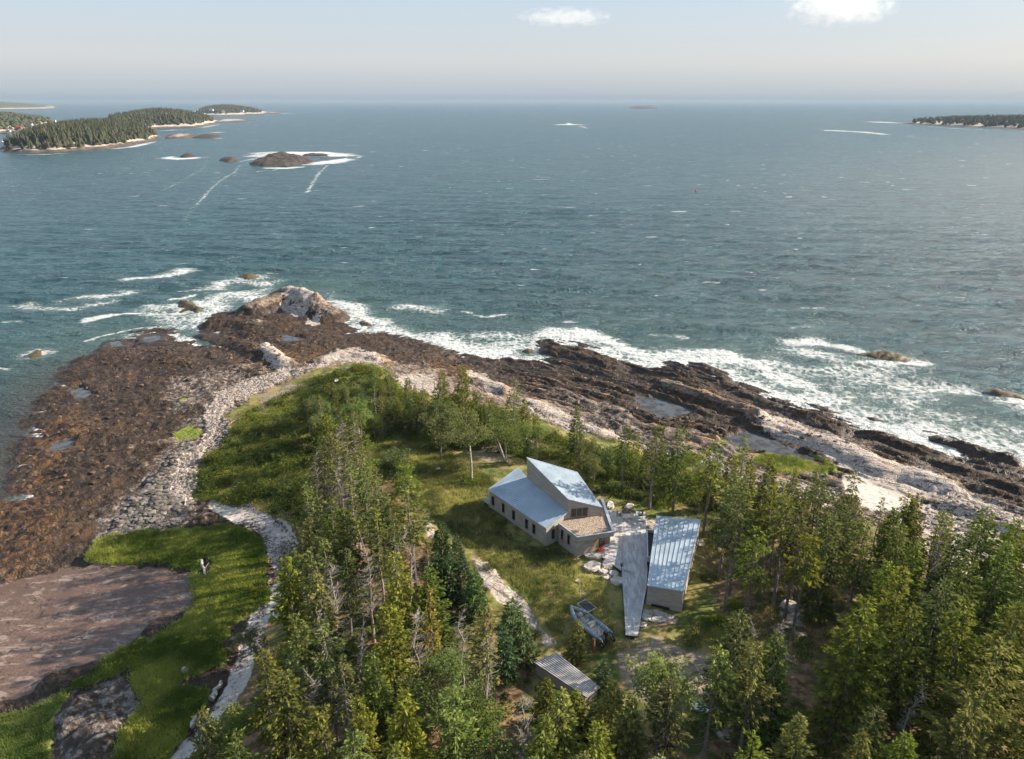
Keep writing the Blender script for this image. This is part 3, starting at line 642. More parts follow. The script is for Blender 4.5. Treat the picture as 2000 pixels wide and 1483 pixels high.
# surf: how much white water a place carries
foam = np.zeros(SX.shape)
seafront = sstep(590, 660, spx) # open coast east of the headland
wid = 15 + 8 * sstep(1200, 1700, spx)
foam = np.maximum(foam, seafront * (np.clip(1.15 - off / wid, 0, 1) * .95))
foam = np.maximum(foam, (1 - seafront) * sstep(130, 330, spx) * np.clip(.75 - off / 5, 0, 1))
foam = np.maximum(foam, (1 - sstep(130, 330, spx)) * np.clip(.35 - off / 5, 0, 1))
def blob(pts, r, s, ry=None):
    global foam
    w = px_poly(pts); mb_ = (SX > w[:, 0].min() - 3 * r) & (SX < w[:, 0].max() + 3 * r) & (SY > w[:, 1].min() - 3 * r) & (SY < w[:, 1].max() + 3 * r)
    x, y = SX[mb_], SY[mb_]
    d = sdline(x + fbm(x / r / 2, y / r / 2, 71, 3) * r * .9, y + fbm(x / r / 2, y / r / 2, 72, 3) * r * .9, [tuple(q) for q in w]) if len(w) > 1 else np.hypot(x - w[0][0], y - w[0][1])
    foam[mb_] = np.maximum(foam[mb_], s * np.clip(1.15 - d / r, 0, 1))
B = [([(172,622),(230,616),(285,609)],3.2,1.3),([(0,627),(40,627)],1.6,.8),([(165,665),(210,655),(270,640),(330,636)],1.6,.95),
 ([(252,548),(300,540),(348,530)],8,1.0),([(150,580),(220,575),(280,565)],9,.78),([(345,585),(375,578)],3,1.1),([(330,602),(380,600),(345,610)],4,.9),([(420,560),(470,545),(520,555)],9,.85),
 ([(360,625),(400,600),(460,580),(510,585)],12,.92),([(280,600),(330,640),(400,630)],9,.80),([(60,590),(140,600),(200,590)],9,.72),([(400,655),(380,640),(350,630)],4,.9),
 ([(640,590),(670,600),(700,615),(760,630)],9,1.0),([(770,600),(800,595),(850,600)],8,.82),([(830,650),(900,660),(980,660),(1040,655)],14,.78),([(880,670),(960,680),(1040,680)],9,.9),([(760,640),(820,650),(900,680),(1000,695)],9,1.05),([(900,605),(940,615),(990,612)],2,.8),
 ([(1060,655),(1110,652),(1160,660),(1220,675),(1260,690)],7,1.25),([(1230,690),(1300,705),(1380,700),(1430,710)],8,1.15),([(1300,690),(1360,685),(1420,700),(1480,735)],9,1.0),
 ([(1410,740),(1450,745),(1500,765),(1570,785)],7,1.1),([(1480,700),(1560,740),(1640,790),(1720,830)],11,.88),([(1540,668),(1590,672),(1640,680),(1700,690)],7,1.15),([(1560,680),(1640,700),(1700,720),(1750,710)],12,.78),
 ([(1600,730),(1700,740),(1800,760)],15,.78),([(1650,790),(1740,820),(1830,850),(1900,860)],9,.78),([(1700,760),(1800,800),(1900,840),(2000,870)],12,.70),([(1800,740),(1900,760),(2000,800)],12,.80),([(1940,770),(2000,790)],7,1.0),([(1850,900),(1830,870),(1900,895)],3,1.0),
 ([(1690,708),(1760,718),(1800,712)],4,1.0),([(1260,650),(1340,655),(1330,660)],2,.7),([(1540,640),(1600,635)],2,.6),([(1480,605),(1530,608)],1.6,.7),([(1560,604),(1610,600)],1.5,.7),
 ([(1085,240),(1105,241),(1130,245)],16,1.3),([(1130,245),(1150,252)],12,.7),([(1585,252),(1620,254),(1670,257),(1725,262)],9,1.3),([(1725,262),(1800,268)],9,.7),([(1695,236),(1720,237),(1760,239)],12,1.25),([(1760,240),(1850,246),(2000,254)],7,.9),
 ([(484,300),(530,299),(590,300),(640,303),(700,307)],7,1.35),([(505,303),(560,299)],9,1.1),([(600,322),(640,316),(690,308)],7,1.0),([(600,325),(560,329),(500,336)],4,.8),
 ([(325,307),(350,308),(395,309),(400,306)],4,1.2),([(466,317),(490,312),(530,306)],5,.8),([(490,318),(465,325),(460,335),(435,350),(415,365),(385,400)],2.3,.82),([(405,315),(395,330),(360,350),(320,372)],2.0,.7),([(650,315),(625,335),(612,355),(600,375)],3.0,.8),([(380,400),(360,430)],3,.5),([(330,305),(260,325),(215,350)],2,.55),
 ([(405,259),(440,258)],6,1.1),([(430,269),(440,268)],5,1.1),([(460,238),(500,236)],6,1.1),([(530,222),(575,220)],10,1.2),([(230,289),(270,283),(320,271)],4,1.0),([(20,302),(60,303),(110,299)],4,.8),([(290,256),(330,252),(360,249)],5,.9),
 ([(1210,211.5),(1235,212.5),(1280,213)],25,1.0),([(145,205),(165,205)],40,1.1),([(190,212),(225,211)],30,1.0),([(145,212),(160,212)],20,1.1),([(920,212),(945,212)],16,1.1),([(870,215),(890,215)],12,.9),([(350,566),(380,564)],2,.9)]
for a_, r_, s_ in B: blob(a_, r_, s_)
for w in SEAROCKS[4:]:
    c_ = w.mean(0); r_ = np.hypot(*(w.max(0) - w.min(0))) * .8
    d = np.hypot(SX - c_[0], SY - c_[1]); foam = np.maximum(foam, .95 * np.clip(1.2 - d / r_, 0, 1))
calm = sdf(spx, spy, [(404,635),(410,650),(445,652),(450,668),(440,675),(400,678),(385,668),(385,650)], 60)
foam *= 1 - sstep(-4, 4, calm) * .85
shal = np.clip(np.exp(-off / 26), 0, 1); shal = np.maximum(shal, np.clip(foam * .8, 0, 1) * .8)
# the smooth brown shallows of the cove side
weedy = sstep(-30, 10, 140 - spx * .8 + (spy - 700) * .12) * sstep(640, 760, spy) * np.exp(-off / 14)
me = npmesh('sea', np.stack([SX, SY, SZ], -1), SF, None, True)
setcol(me, 'water', np.stack([np.clip(foam / 1.5, 0, 1), shal, np.clip(weedy, 0, 1)], -1))
n = NT('sea water'); pos = n.coord('Pos'); fm, sh, wd = n.sepc('water'); fm = n.math('MULTIPLY', fm, 1.5)
c = n.mix(n.ramp(n.noise(n.coord('Pos', (.3, 1, 1)), .012, 3), .35, .65), (.013, .052, .068), (.022, .070, .086))
chop = n.math('ADD', n.math('MULTIPLY', n.noise(n.coord('Pos', (.4, 1, 1), (0, 0, R(7))), .55, 6, .7, .3), .6), n.math('MULTIPLY', n.noise(n.coord('Pos', (.3, 1, 1), (0, 0, R(-3))), .13, 5, .7, .3), .4)); c = n.mix(n.ramp(chop, .46, .57), c, (.060, .135, .155)); c = n.mix(n.math('MULTIPLY', sh, .85), c, (.065, .125, .105)); c = n.mix(wd, c, (.045, .035, .028))  # light and dark faces of the wind chop are put into the colour
v1 = n.coord('Pos', (1, 1, 1)); wrp = n.noise(v1, .35, 3, .6, out='Color')
vm = n.n('ShaderNodeVectorMath'); vm.operation = 'MULTIPLY_ADD'; n.l(wrp, vm.inputs[0]); vm.inputs[1].default_value = (2.4, 2.4, 2.4); n.l(pos, vm.inputs[2])
web = n.voro(vm.outputs[0], .42, 'DISTANCE_TO_EDGE'); web = n.ramp(web, 0, .38, 1, 0)
fn = n.noise(vm.outputs[0], .55, 7, .68); fn2 = n.noise(n.coord('Pos', (.5, 1, 1), (0, 0, R(-20))), .16, 4, .6)
pat = n.math('ADD', n.math('MULTIPLY', fn, .95), n.math('MULTIPLY', web, .22)); pat = n.math('ADD', pat, n.math('MULTIPLY', n.math('SUBTRACT', fn2, .5), .7))
fmk = n.ramp(pat, n.math('SUBTRACT', 1.02, n.math('MULTIPLY', fm, .72)), n.math('SUBTRACT', 1.42, n.math('MULTIPLY', fm, .78)))
fmk = n.math('MULTIPLY', fmk, n.ramp(fm, .02, .12)); c = n.mix(n.math('MULTIPLY', n.ramp(fm, .15, 1.0), .55), c, (.20, .28, .27))
# white caps of the open sea
cap = n.noise(n.coord('Pos', (.32, 1, 1), (0, 0, R(6))), .16, 5, .62, .4); cap2 = n.noise(pos, .011, 3)
cap3 = n.noise(n.coord('Pos', (.4, 1, 1), (0, 0, R(-4))), .42, 4, .6, .3); capf = n.math('MULTIPLY', n.ramp(n.math('ADD', cap3, n.math('MULTIPLY', n.math('SUBTRACT', cap2, .5), .3)), .70, .77), .5)
capm = n.math('MULTIPLY', n.ramp(n.math('ADD', cap, n.math('MULTIPLY', n.math('SUBTRACT', cap2, .5), .16)), .668, .71), .75)
fmk = n.math('MAXIMUM', fmk, n.math('MAXIMUM', capm, capf))
n.set(Base_Color=n.mix(n.math('MULTIPLY', fmk, .92), c, (.74, .77, .77)), Roughness=n.math('MAXIMUM', n.math('MULTIPLY', fmk, .8), .25), IOR=1.333, Specular_IOR_Level=.5)
w1 = n.noise(n.coord('Pos', (.45, 1, 1), (0, 0, R(8))), .30, 6, .62, .3); w2 = n.noise(n.coord('Pos', (.6, 1, 1), (0, 0, R(-14))), 1.3, 4, .6, .2); w3 = n.noise(n.coord('Pos', (.35, 1, 1)), .055, 4, .6)
hgt = n.math('ADD', n.math('MULTIPLY', w1, 1.15), n.math('MULTIPLY', w2, .5)); hgt = n.math('ADD', hgt, n.math('MULTIPLY', w3, 2.2)); hgt = n.math('ADD', hgt, n.math('MULTIPLY', fmk, .12))
n.bump(hgt, 1.0, 2.8); me.materials.append(n.m)
tag(link('sea', me), kind='structure')

# surf on far shoals and shores, thin sheets of broken white water just above the sea
n = NT('far surf'); e_ = n.attr('fade', 0); pf = n.noise(n.coord('Pos', (.35, 1, 1)), .07, 5, .65); n.set(Base_Color=(.80, .83, .84), Roughness=.8)
pf2 = n.noise(n.coord('Pos', (.5, 1, 1), (0, 0, R(20))), .35, 5, .7); n.set(Alpha=n.ramp(n.math('ADD', n.math('ADD', n.math('MULTIPLY', pf, .6), n.math('MULTIPLY', pf2, .5)), n.math('MULTIPLY', e_, .42)), .80, 1.12, 0, .85)); M_SURF = n.m
def surf(pts, wd, s_=1.0):
    q = px_poly(pts); seg = []
    for a_, b_ in zip(q[:-1], q[1:]):
        for t_ in np.linspace(0, 1, 6)[:-1]: seg.append(a_ + (b_ - a_) * t_)
    seg.append(q[-1]); seg = np.array(seg); V = []; T_ = []; F = []
    tg = np.gradient(seg, axis=0); nn_ = np.stack([-tg[:, 1], tg[:, 0]], -1); nn_ /= np.linalg.norm(nn_, axis=1, keepdims=True)
    for i in range(len(seg)):
        e = math.sin(math.pi * (i + .6) / (len(seg) + .2)) ** .6
        for k in range(7):
            u = (k - 3) / 3; V.append((*(seg[i] + nn_[i] * u * wd), .12)); T_.append(s_ * e * (1 - abs(u)) ** .8)
    for i in range(len(seg) - 1):
        for k in range(6): a_ = i * 7 + k; F.append((a_, a_ + 7, a_ + 8, a_ + 1))
    me = npmesh('surf', V, F, M_SURF); T_ = np.array(T_); setcol(me, 'fade', np.stack([T_] * 3, -1)); tag(link('surf', me), kind='stuff')
for p_, w_, s_ in [([(1080,243),(1105,243.5),(1132,245)], 150, 1.2), ([(1120,247),(1158,253)], 60, .8), ([(1583,253),(1620,255),(1680,258),(1745,263)], 70, 1.15), ([(1740,264),(1815,269)], 45, .7), ([(1690,237),(1720,239),(1770,242)], 110, 1.15), ([(1765,244.5),(1850,250.5),(1920,254),(2000,258.5)], 34, 1.0),
 ([(1210,212.5),(1240,214),(1300,213.5)], 130, .9), ([(140,206),(170,206)], 500, 1.0), ([(190,211),(228,211)], 260, 1.0), ([(140,211.5),(165,211.5)], 260, 1.0), ([(915,212),(948,212)], 200, 1.0), ([(868,214.5),(895,215)], 140, .9), ([(528,222),(585,221.5)], 200, 1.1), ([(440,237.5),(505,238)], 80, 1.0), ([(400,259),(445,258.5)], 50, 1.2), ([(412,271),(440,269.5)], 36, 1.1), ([(340,262),(380,262)], 24, .8),
 ([(20,301.5),(60,303),(110,301),(180,297)], 16, 1.0), ([(200,293.5),(260,287),(318,273)], 22, 1.2), ([(290,258),(340,254),(385,253)], 50, 1.0), ([(385,252),(430,242)], 50, 1.0), ([(1935,208.5),(1990,208.5)], 400, .8), ([(60,214),(100,213.5)], 200, .9), ([(372,226),(440,228.5),(505,226)], 60, .9),
 ([(478,303),(530,299.5),(600,300),(645,303),(705,307)], 60, 1.8), ([(500,308),(520,304),(570,300.5)], 44, 1.7), ([(598,324),(640,318),(695,309)], 36, 1.5), ([(500,328),(560,329),(600,325)], 26, 1.3), ([(322,308),(352,310.5),(402,307)], 30, 1.6), ([(462,316),(490,312),(520,304)], 12, .9),
 ([(492,318),(468,325),(458,338),(432,356),(412,372),(380,405)], 5.0, .62), ([(652,314),(630,334),(613,355),(596,380)], 7.0, .62), ([(407,312),(394,330),(362,350),(322,372)], 4.5, .5), ([(330,305),(262,325),(212,350)], 5.0, .38), ([(380,405),(360,430),(345,450)], 4.0, .4)]: surf(p_, w_, s_)

# ------------------------------------------------------------------ two small clouds low over the horizon
def cloud(px, py, wpx, hpx, dist, seed, label, dens=.02):
    f = dist / math.cos(math.atan((px - 1000) / FPX)) ; q = P(px, py, CAM_H + 1) ; d = np.array([(px - 1000) / FPX, CP - (py - 741.5) / FPX * SP, -SP - (py - 741.5) / FPX * CP]); d = d / d[1]
    c = np.array([0, 0, CAM_H]) + d * dist; wd = wpx / FPX * dist * 1.0; hg = hpx / FPX * dist
    bm = MB(); K = 12; vs = []
    for i in range(K + 1):
        for j in range(16):
            ph = math.pi * i / K - math.pi / 2; th = 2 * math.pi * j / 16; vs.append((math.cos(ph) * math.cos(th), math.cos(ph) * math.sin(th), math.sin(ph)))
    bm.add(vs, [(i * 16 + j, i * 16 + (j + 1) % 16, (i + 1) * 16 + (j + 1) % 16, (i + 1) * 16 + j) for i in range(K) for j in range(16)])
    m = D.materials.new('cloud vapour'); m.use_nodes = True; t = m.node_tree; t.nodes.clear(); n = NT.__new__(NT); n.m = m; n.t = t
    o = n.n('ShaderNodeOutputMaterial'); v = n.n('ShaderNodeVolumePrincipled'); tc = n.n('ShaderNodeTexCoord').outputs['Object']
    mp = n.n('ShaderNodeMapping'); n.l(tc, mp.inputs['Vector']); mp.inputs['Location'].default_value = (seed, seed * .7, 0); mp.inputs['Scale'].default_value = (2.6, 1.0, .9)
    nz = n.noise(mp.outputs[0], 2.3, 7, .68); ln = n.n('ShaderNodeVectorMath'); ln.operation = 'LENGTH'; n.l(tc, ln.inputs[0])
    den = n.ramp(n.math('SUBTRACT', nz, n.math('MULTIPLY', ln.outputs['Value'], .38)), .14, .46, 0, dens)
    n.l(den, v.inputs['Density']); v.inputs['Color'].default_value = (1, 1, 1, 1); v.inputs['Anisotropy'].default_value = .3; n.l(v.outputs[0], o.inputs['Volume'])
    ob = bm.build('cloud', m, None, True); ob.location = tuple(c); ob.scale = (wd / 2, wd / 3, hg / 2); tag(ob, label, 'cloud')
cloud(1102, 34, 190, 34, 6000, 3.0, 'long flat white cloud near the top, left of the puffier one', .0026); cloud(1640, 14, 210, 66, 6000, 8.0, 'puffy white cloud at the top edge, right of the long flat one', .0034)

# ------------------------------------------------------------------ the hazy sea air
def haze(density):
    mb = MB(); mb.box((0, 26000, 42.0), (140000, 140000, 100.0))
    m = D.materials.new('hazy air'); m.use_nodes = True; t = m.node_tree; t.nodes.clear()
    o = t.nodes.new('ShaderNodeOutputMaterial'); v = t.nodes.new('ShaderNodeVolumePrincipled'); v.inputs['Density'].default_value = density
    v.inputs['Color'].default_value = (.36, .455, .56, 1); v.inputs['Anisotropy'].default_value = .05
    t.links.new(v.outputs[0], o.inputs['Volume'])
    return tag(mb.build('haze', m), kind='stuff')
haze(6.0e-5)
# ------------------------------------------------------------------ materials of the built things
def board_mat(name, c1, c2, period=.14, axis='Z', ang=0.0, rough=.85, bump=.5, grain=1.0):
    n = NT(name); g = n.n('ShaderNodeNewGeometry'); sp = n.n('ShaderNodeSeparateXYZ')
    mp = n.n('ShaderNodeMapping'); n.l(g.outputs['Position'], mp.inputs['Vector']); mp.inputs['Rotation'].default_value = (0, 0, -ang); n.l(mp.outputs[0], sp.inputs[0])
    s = n.math('DIVIDE', sp.outputs[axis], period); fr = n.math('FRACT', s); fl = n.math('FLOOR', s)
    cb = n.n('ShaderNodeCombineXYZ'); n.l(fl, cb.inputs[0])
    along = n.math('MULTIPLY', sp.outputs['X' if axis == 'Y' else ('Y' if axis == 'X' else 'X')], .35); n.l(along, cb.inputs[1])
    if axis == 'Z': n.l(n.math('MULTIPLY', sp.outputs['Y'], .35), cb.inputs[2])
    bn = n.noise(cb.outputs[0], 1.3, 2, .5); st = n.noise(g.outputs['Position'], .6, 5, .7); fine = n.noise(g.outputs['Position'], 7, 3, .6)
    c = n.mix(n.ramp(bn, .3, .7), c1, c2); c = n.mix(n.math('MULTIPLY', n.ramp(st, .4, .7), .35), c, tuple(x * .62 for x in c1))
    c = n.mix(n.math('MULTIPLY', fine, .18), c, (.5, .46, .42))
    gap = n.ramp(fr, 0.0, .13, 0, 1); c = n.mix(n.math('MULTIPLY', n.math('SUBTRACT', 1.0, gap), .55), c, (.06, .05, .045))
    n.set(Base_Color=c, Roughness=rough); n.bump(n.math('ADD', gap, n.math('MULTIPLY', fr, .5)), bump, .02)
    return n.m
M_SIDE = board_mat('weathered cedar siding', (.38, .335, .295), (.54, .48, .42), .15)
M_WARM = board_mat('sheltered cedar siding', (.42, .29, .18), (.52, .37, .24), .15)
M_DECK = board_mat('weathered deck boards', (.38, .375, .37), (.66, .65, .635), .24, 'X', R(-5))
M_TRIM = board_mat('grey wood trim', (.33, .30, .275), (.40, .365, .33), 5.0)
def metal_mat(name, col, rough=.38, met=.55):
    n = NT(name); a = n.noise(n.coord('Pos'), .5, 4); b = n.noise(n.coord('Pos'), 3.0, 4, .7)
    c = n.mix(n.ramp(a, .35, .65), tuple(x * .86 for x in col), col); c = n.mix(n.math('MULTIPLY', n.ramp(b, .5, .75), .2), c, tuple(x * .6 for x in col))
    n.set(Base_Color=c, Roughness=n.ramp(a, .3, .7, rough * .8, rough * 1.25), Metallic=met); return n.m
M_ROOF = metal_mat('galvanised standing seam', (.50, .59, .67), .40, .38)
M_CAP = metal_mat('pale metal edging', (.62, .66, .70), .35, .5)
def flat_mat(name, col, rough=.6, met=0.0, var=.15, scale=4):
    n = NT(name); a = n.noise(n.coord('Object'), scale, 4, .6)
    n.set(Base_Color=n.mix(a, tuple(x * (1 - var) for x in col), tuple(min(1, x * (1 + var)) for x in col)), Roughness=rough, Metallic=met); return n.m
n = NT('window glass'); n.set(Base_Color=(.016, .018, .02), Roughness=.06, Specular_IOR_Level=.7); M_GLASS = n.m
n = NT('roof gravel'); pos = n.coord('Pos'); vv = n.n('ShaderNodeTexVoronoi'); n.l(pos, vv.inputs['Vector']); vv.inputs['Scale'].default_value = 6.5
sp = n.n('ShaderNodeSeparateColor'); n.l(vv.outputs['Color'], sp.inputs[0])
n.set(Base_Color=n.mix(n.ramp(vv.outputs['Distance'], .35, .6), n.mix(sp.outputs[0], (.36, .28, .21), (.60, .50, .41)), (.20, .15, .11)), Roughness=.95); n.bump(vv.outputs['Distance'], .6, .08); M_GRAVEL = n.m
M_DARK = flat_mat('dark stained wood', (.05, .045, .04), .7)
M_CONC = flat_mat('concrete pier', (.38, .37, .35), .9)
M_BLACK = flat_mat('black plastic', (.02, .02, .022), .5)
M_WHITE = flat_mat('white paint', (.72, .72, .70), .5)

def V3(p, z): return (float(p[0]), float(p[1]), float(z))
def wallpt(px, py, a, b):
    """where the sight line of a photo pixel meets the upright plane through a and b: distance along from a, and height"""
    a = np.asarray(a[:2], float); d = np.asarray(b[:2], float) - a; L = np.hypot(*d); d /= L; nn = np.array([-d[1], d[0]])
    q = P(px, py, 0.0); r = q - np.array([0, 0, CAM_H]); t = (a @ nn) / (r[:2] @ nn)
    h = np.array([0, 0, CAM_H]) + r * t
    return float((h[:2] - a) @ d), float(h[2])
def window(parent, a, b, s, z0, z1, w, panes=1, frame=.07, side=1):
    """a window on the wall from a to b; side says which way is out"""
    a = np.asarray(a[:2], float); d = np.asarray(b[:2], float) - a; d /= np.hypot(*d); out = np.array([d[1], -d[0]]) * side
    ang = math.atan2(d[1], d[0]); c = a + d * s
    fr = MB(); H = z1 - z0; W = w
    def bar(u, zc, du, dz, th, off): q = c + d * u + out * off; fr.box((q[0], q[1], zc), (du, th, dz), ang)
    bar(0, z1 - frame / 2, W, frame, .09, .035); bar(0, z0 + frame / 2, W + .08, frame, .13, .055)
    n_ = panes
    for k in range(n_ + 1):
        u = -W / 2 + frame / 2 + (W - frame) * k / n_; bar(u, (z0 + z1) / 2, frame, H - 2 * frame, .09, .035)
    f = fr.build('window', M_TRIM, parent)
    for k in range(n_):
        u = -W / 2 + frame / 2 + (W - frame) * (k + .5) / n_; gl = MB(); q = c + d * u + out * .006
        gl.box((q[0], q[1], (z0 + z1) / 2), ((W - frame) / n_ - frame, .02, H - 2 * frame), ang); gl.build('pane', M_GLASS, f)
    return f
def seams(mb, a0, a1, b0, b1, step, h=.07, w=.07):
    a0, a1, b0, b1 = map(Vector, (a0, a1, b0, b1)); L = (a1 - a0).length; k = max(2, int(L / step))
    for i in range(k + 1):
        t = min(max(i / k, .004), .996); p = a0.lerp(a1, t); q = b0.lerp(b1, t); d = (q - p).normalized(); sd = d.cross(Vector((0, 0, 1))).normalized() * w / 2; up = Vector((0, 0, h))
        e = Vector((0, 0, .004))
        mb.prism([p - sd + e, p + sd + e, q + sd + e, q - sd + e], [p - sd + up, p + sd + up, q + sd + up, q - sd + up])
def slab(mb, pts, th):
    mb.prism([(p[0], p[1], p[2] - th) for p in pts], pts)

# ---- the main house
ZB = 7.0
A = P(1067.2, 1030.7, 10.7); B = P(955.8, 955.9, 10.7)
Rg = np.array([8.55, 92.97, 11.74]); T = np.array([1.14, 105.31, 12.71]); W0 = np.array([2.48, 102.97, 12.09])
W0T = np.array([2.48, 102.97, 15.75]); W1T = np.array([8.55, 92.97, 13.97]); FR = np.array([13.78, 93.87, 11.98]); BRR = np.array([10.84, 103.55, 12.61])
hroot = empty('house', (5.5, 96.5, ZB)); tag(hroot, 'long weathered wood house with blue grey metal roofs and a tall tilted upper storey', 'house')
HL = (-5.5, -96.5, -ZB)
def hl(o): o.location = HL; return o   # parts are modelled at their place in the world; the root sits at the house's base
w = MB(); ins = .12
dv_ = (Rg - A) / np.linalg.norm(Rg - A)
back = T + (T - B) / np.linalg.norm(T - B) * 5.5
Wi = W0 + dv_ * .3
base = [V3(A, ZB + .35), V3(Rg, ZB + .35), V3(W0, ZB + .35), V3(T, ZB + .35), V3(B, ZB + .35)]
top = [V3(A, 10.54), V3(Rg, 11.60), V3(W0, 11.94), V3(T, 12.56), V3(B, 10.54)]
w.prism(base, top); wl_ = hl(w.build('wall', M_SIDE, hroot)); wl_ = wl_
r = MB()
du = (A - B) / np.linalg.norm(A - B); dv = (Rg - A); dv[2] = 0; dv /= np.linalg.norm(dv)
Ae = A + du * .12 - dv * .12; Be = B - du * .12 - dv * .12; Re = Rg + du * .12
slab(r, [V3(Ae, 10.69), V3(Re, 11.77), V3(W0, 12.10), V3(Be, 10.69)], .12); slab(r, [V3(Be, 10.69), V3(W0, 12.10), V3(T, 12.72)], .12)
seams(r, V3(Ae, 10.69), V3(Be, 10.69), V3(Re, 11.77), V3(W0, 12.10), .46)
seams(r, V3(Be, 10.69), V3(Be, 10.69 + .01), V3(W0, 12.10), V3(T, 12.72), .46)
rf = hl(r.build('roof', M_ROOF, hroot))
g_ = MB(); g_.tube([V3(Ae - dv * .05, 10.62), V3(Be - dv * .05, 10.62)], .05, 6); g_.build('gutter', M_CAP, rf)
w = MB()
w.prism([V3(W0, 11.6), V3(Rg, 10.3), V3(FR, 10.3), V3(BRR, 10.3)], [V3(W0, 15.66), V3(W1T, 13.88), V3(FR, 11.89), V3(BRR, 12.52)]); uw = hl(w.build('upper_wall', M_SIDE, hroot))
r = MB(); cen = (W0T + W1T + FR + BRR) / 4
def ex(p, k=.15): d = p - cen; d[2] = 0; return p + d / np.linalg.norm(d) * k
U4 = [ex(W0T), ex(W1T), ex(FR), ex(BRR)]; slab(r, [tuple(q) for q in U4], .11)
seams(r, tuple(U4[0]), tuple(U4[1]), tuple(U4[3]), tuple(U4[2]), .42); hl(r.build('upper_roof', M_ROOF, hroot))
for px, py in ((963.2, 974.9), (983.3, 989.1), (1003.6, 1001.8), (1028.8, 1019.8), (1043.3, 1030.1)):
    s, z = wallpt(px, py, A, B); hl(window(hroot, A, B, s, 8.05, 9.95, .85, 1, side=-1))
s, z = wallpt(1080, 1043.5, A, Rg); hl(window(hroot, A, Rg, s, z - .95, z + .95, .8, 1, side=1))
s, z = wallpt(1131.4, 1000.5, Rg, FR); hl(window(hroot, Rg, FR, s, z - .80, z + .80, 2.75, 3, side=1))
# the low wing with its gravel roof
aL = P(1091, 1021, 10.85)[:2]; aFL = np.array([9.53, 87.65]); aK = np.array([12.15, 89.15]); aD = np.array([14.0, 90.6]); aE = np.array([14.85, 90.75]); aBR = np.array([13.6, 98.6]); aFR = P(1198, 1038, 10.85)[:2]
aB2 = P(1175, 972, 10.85)[:2]
w = MB(); w.prism([V3(q, ZB + .2) for q in (aL, aFL, aK, (10.9, 91.9), (8.6, 92.9))], [V3(q, 10.3) for q in (aL, aFL, aK, (10.9, 91.9), (8.6, 92.9))]); hl(w.build('wing_wall', M_SIDE, hroot))
w = MB(); q4 = (aK + (0.02, .03), aD, aE, aBR, (10.93, 96.0), (10.93, 91.93)); w.prism([V3(q, ZB + .2) for q in q4], [V3(q, 10.28) for q in q4]); hl(w.build('entry_wall', M_WARM, hroot))
rp = (aL, aFL, aFR, aB2, aBR + (-.9, 0), (8.62, 93.0)); w = MB(); w.prism([V3(q, 10.3) for q in rp], [V3(q, 10.55) for q in rp]); gr = hl(w.build('gravel_roof', M_GRAVEL, hroot))
w = MB()
def curb(p, q, z0, z1, th, m):
    p = np.asarray(p, float); q = np.asarray(q, float); d = (q - p) / np.linalg.norm(q - p); nn = np.array([-d[1], d[0]]) * th / 2
    m.prism([V3(p - nn, z0), V3(p + nn, z0), V3(q + nn, z0), V3(q - nn, z0)], [V3(p - nn, z1), V3(p + nn, z1), V3(q + nn, z1), V3(q - nn, z1)])
curb(aL, aFL, 10.32, 10.82, .14, w); curb(aFL + (.02, 0), aFR, 10.02, 10.80, .16, w); curb(aFR, aB2, 10.1, 10.78, .22, w); pw = hl(w.build('parapet', M_SIDE, hroot))
w = MB(); curb(aL, aFL, 10.823, 10.87, .2, w); curb(aFL, aFR, 10.803, 10.85, .26, w); curb(aFR, aB2, 10.783, 10.83, .42, w); w.build('metal_cap', M_CAP, pw)
for px, py in ((1098.3, 1044.6), (1111, 1054.4)):
    s, z = wallpt(px, py, aL, aFL); hl(window(hroot, aL, aFL, s, z - .9, z + .9, .72, 1, side=1))
s, z = wallpt(1178.5, 1058, aD, aK); dd = (aD - aK) / np.linalg.norm(aD - aK); dn = np.array([dd[1], -dd[0]]); an = math.atan2(dd[1], dd[0])
c = aD - dd * .62 + dn * .02; w = MB(); w.box((c[0], c[1], 8.72), (1.0, .08, 2.15), an); dr = hl(w.build('door', M_DARK, hroot))
w = MB(); c2 = c + dn * .045; w.box((c2[0], c2[1], 8.95), (.66, .02, 1.4), an); w.build('pane', M_GLASS, dr)
w = MB(); c3 = c + dn * .09 - dd * .4; w.box((c3[0], c3[1], 8.65), (.05, .08, .22), an); w.build('handle', M_CAP, dr)
# end porch with a rail, at the far gable
w = MB(); pc = B + (B - A) / np.linalg.norm(B - A) * 1.0 + dv * 1.6; ha = math.atan2(du[1], du[0])
w.box((pc[0], pc[1], 7.75), (1.9, 3.4, .12), ha)
for sx_ in (-.85, .85):
    for sy_ in (-1.6, 0, 1.6):
        q = pc + du * sx_ + dv * sy_; w.box((q[0], q[1], 7.2), (.14, .14, 1.0), ha)
pr = hl(w.build('porch', M_TRIM, hroot))
w = MB(); crn = [pc - du * .88 - dv * 1.6, pc - du * .88 + dv * 1.6]; c0 = pc + du * .9 - dv * 1.6
w.tube([(crn[0][0], crn[0][1], 8.75), (crn[1][0], crn[1][1], 8.75)], .04, 6); w.tube([(c0[0], c0[1], 8.75), (crn[0][0], crn[0][1], 8.75)], .04, 6)
for k in range(9):
    q = crn[0] + (crn[1] - crn[0]) * k / 8; w.cyl((q[0], q[1], 7.8), (q[0], q[1], 8.75), .02, 5)
for k in range(6):
    q = c0 + (crn[0] - c0) * k / 5; w.cyl((q[0], q[1], 7.8), (q[0], q[1], 8.75), .02, 5)
w.build('railing', M_WHITE, pr)
for k in range(6):
    w = MB(); q = A + (B - A) * (k + .3) / 6 + dv * .25; w.box((q[0], q[1], ZB - .1), (.35, .35, .95), ha); hl(w.build('pier', M_CONC, hroot))
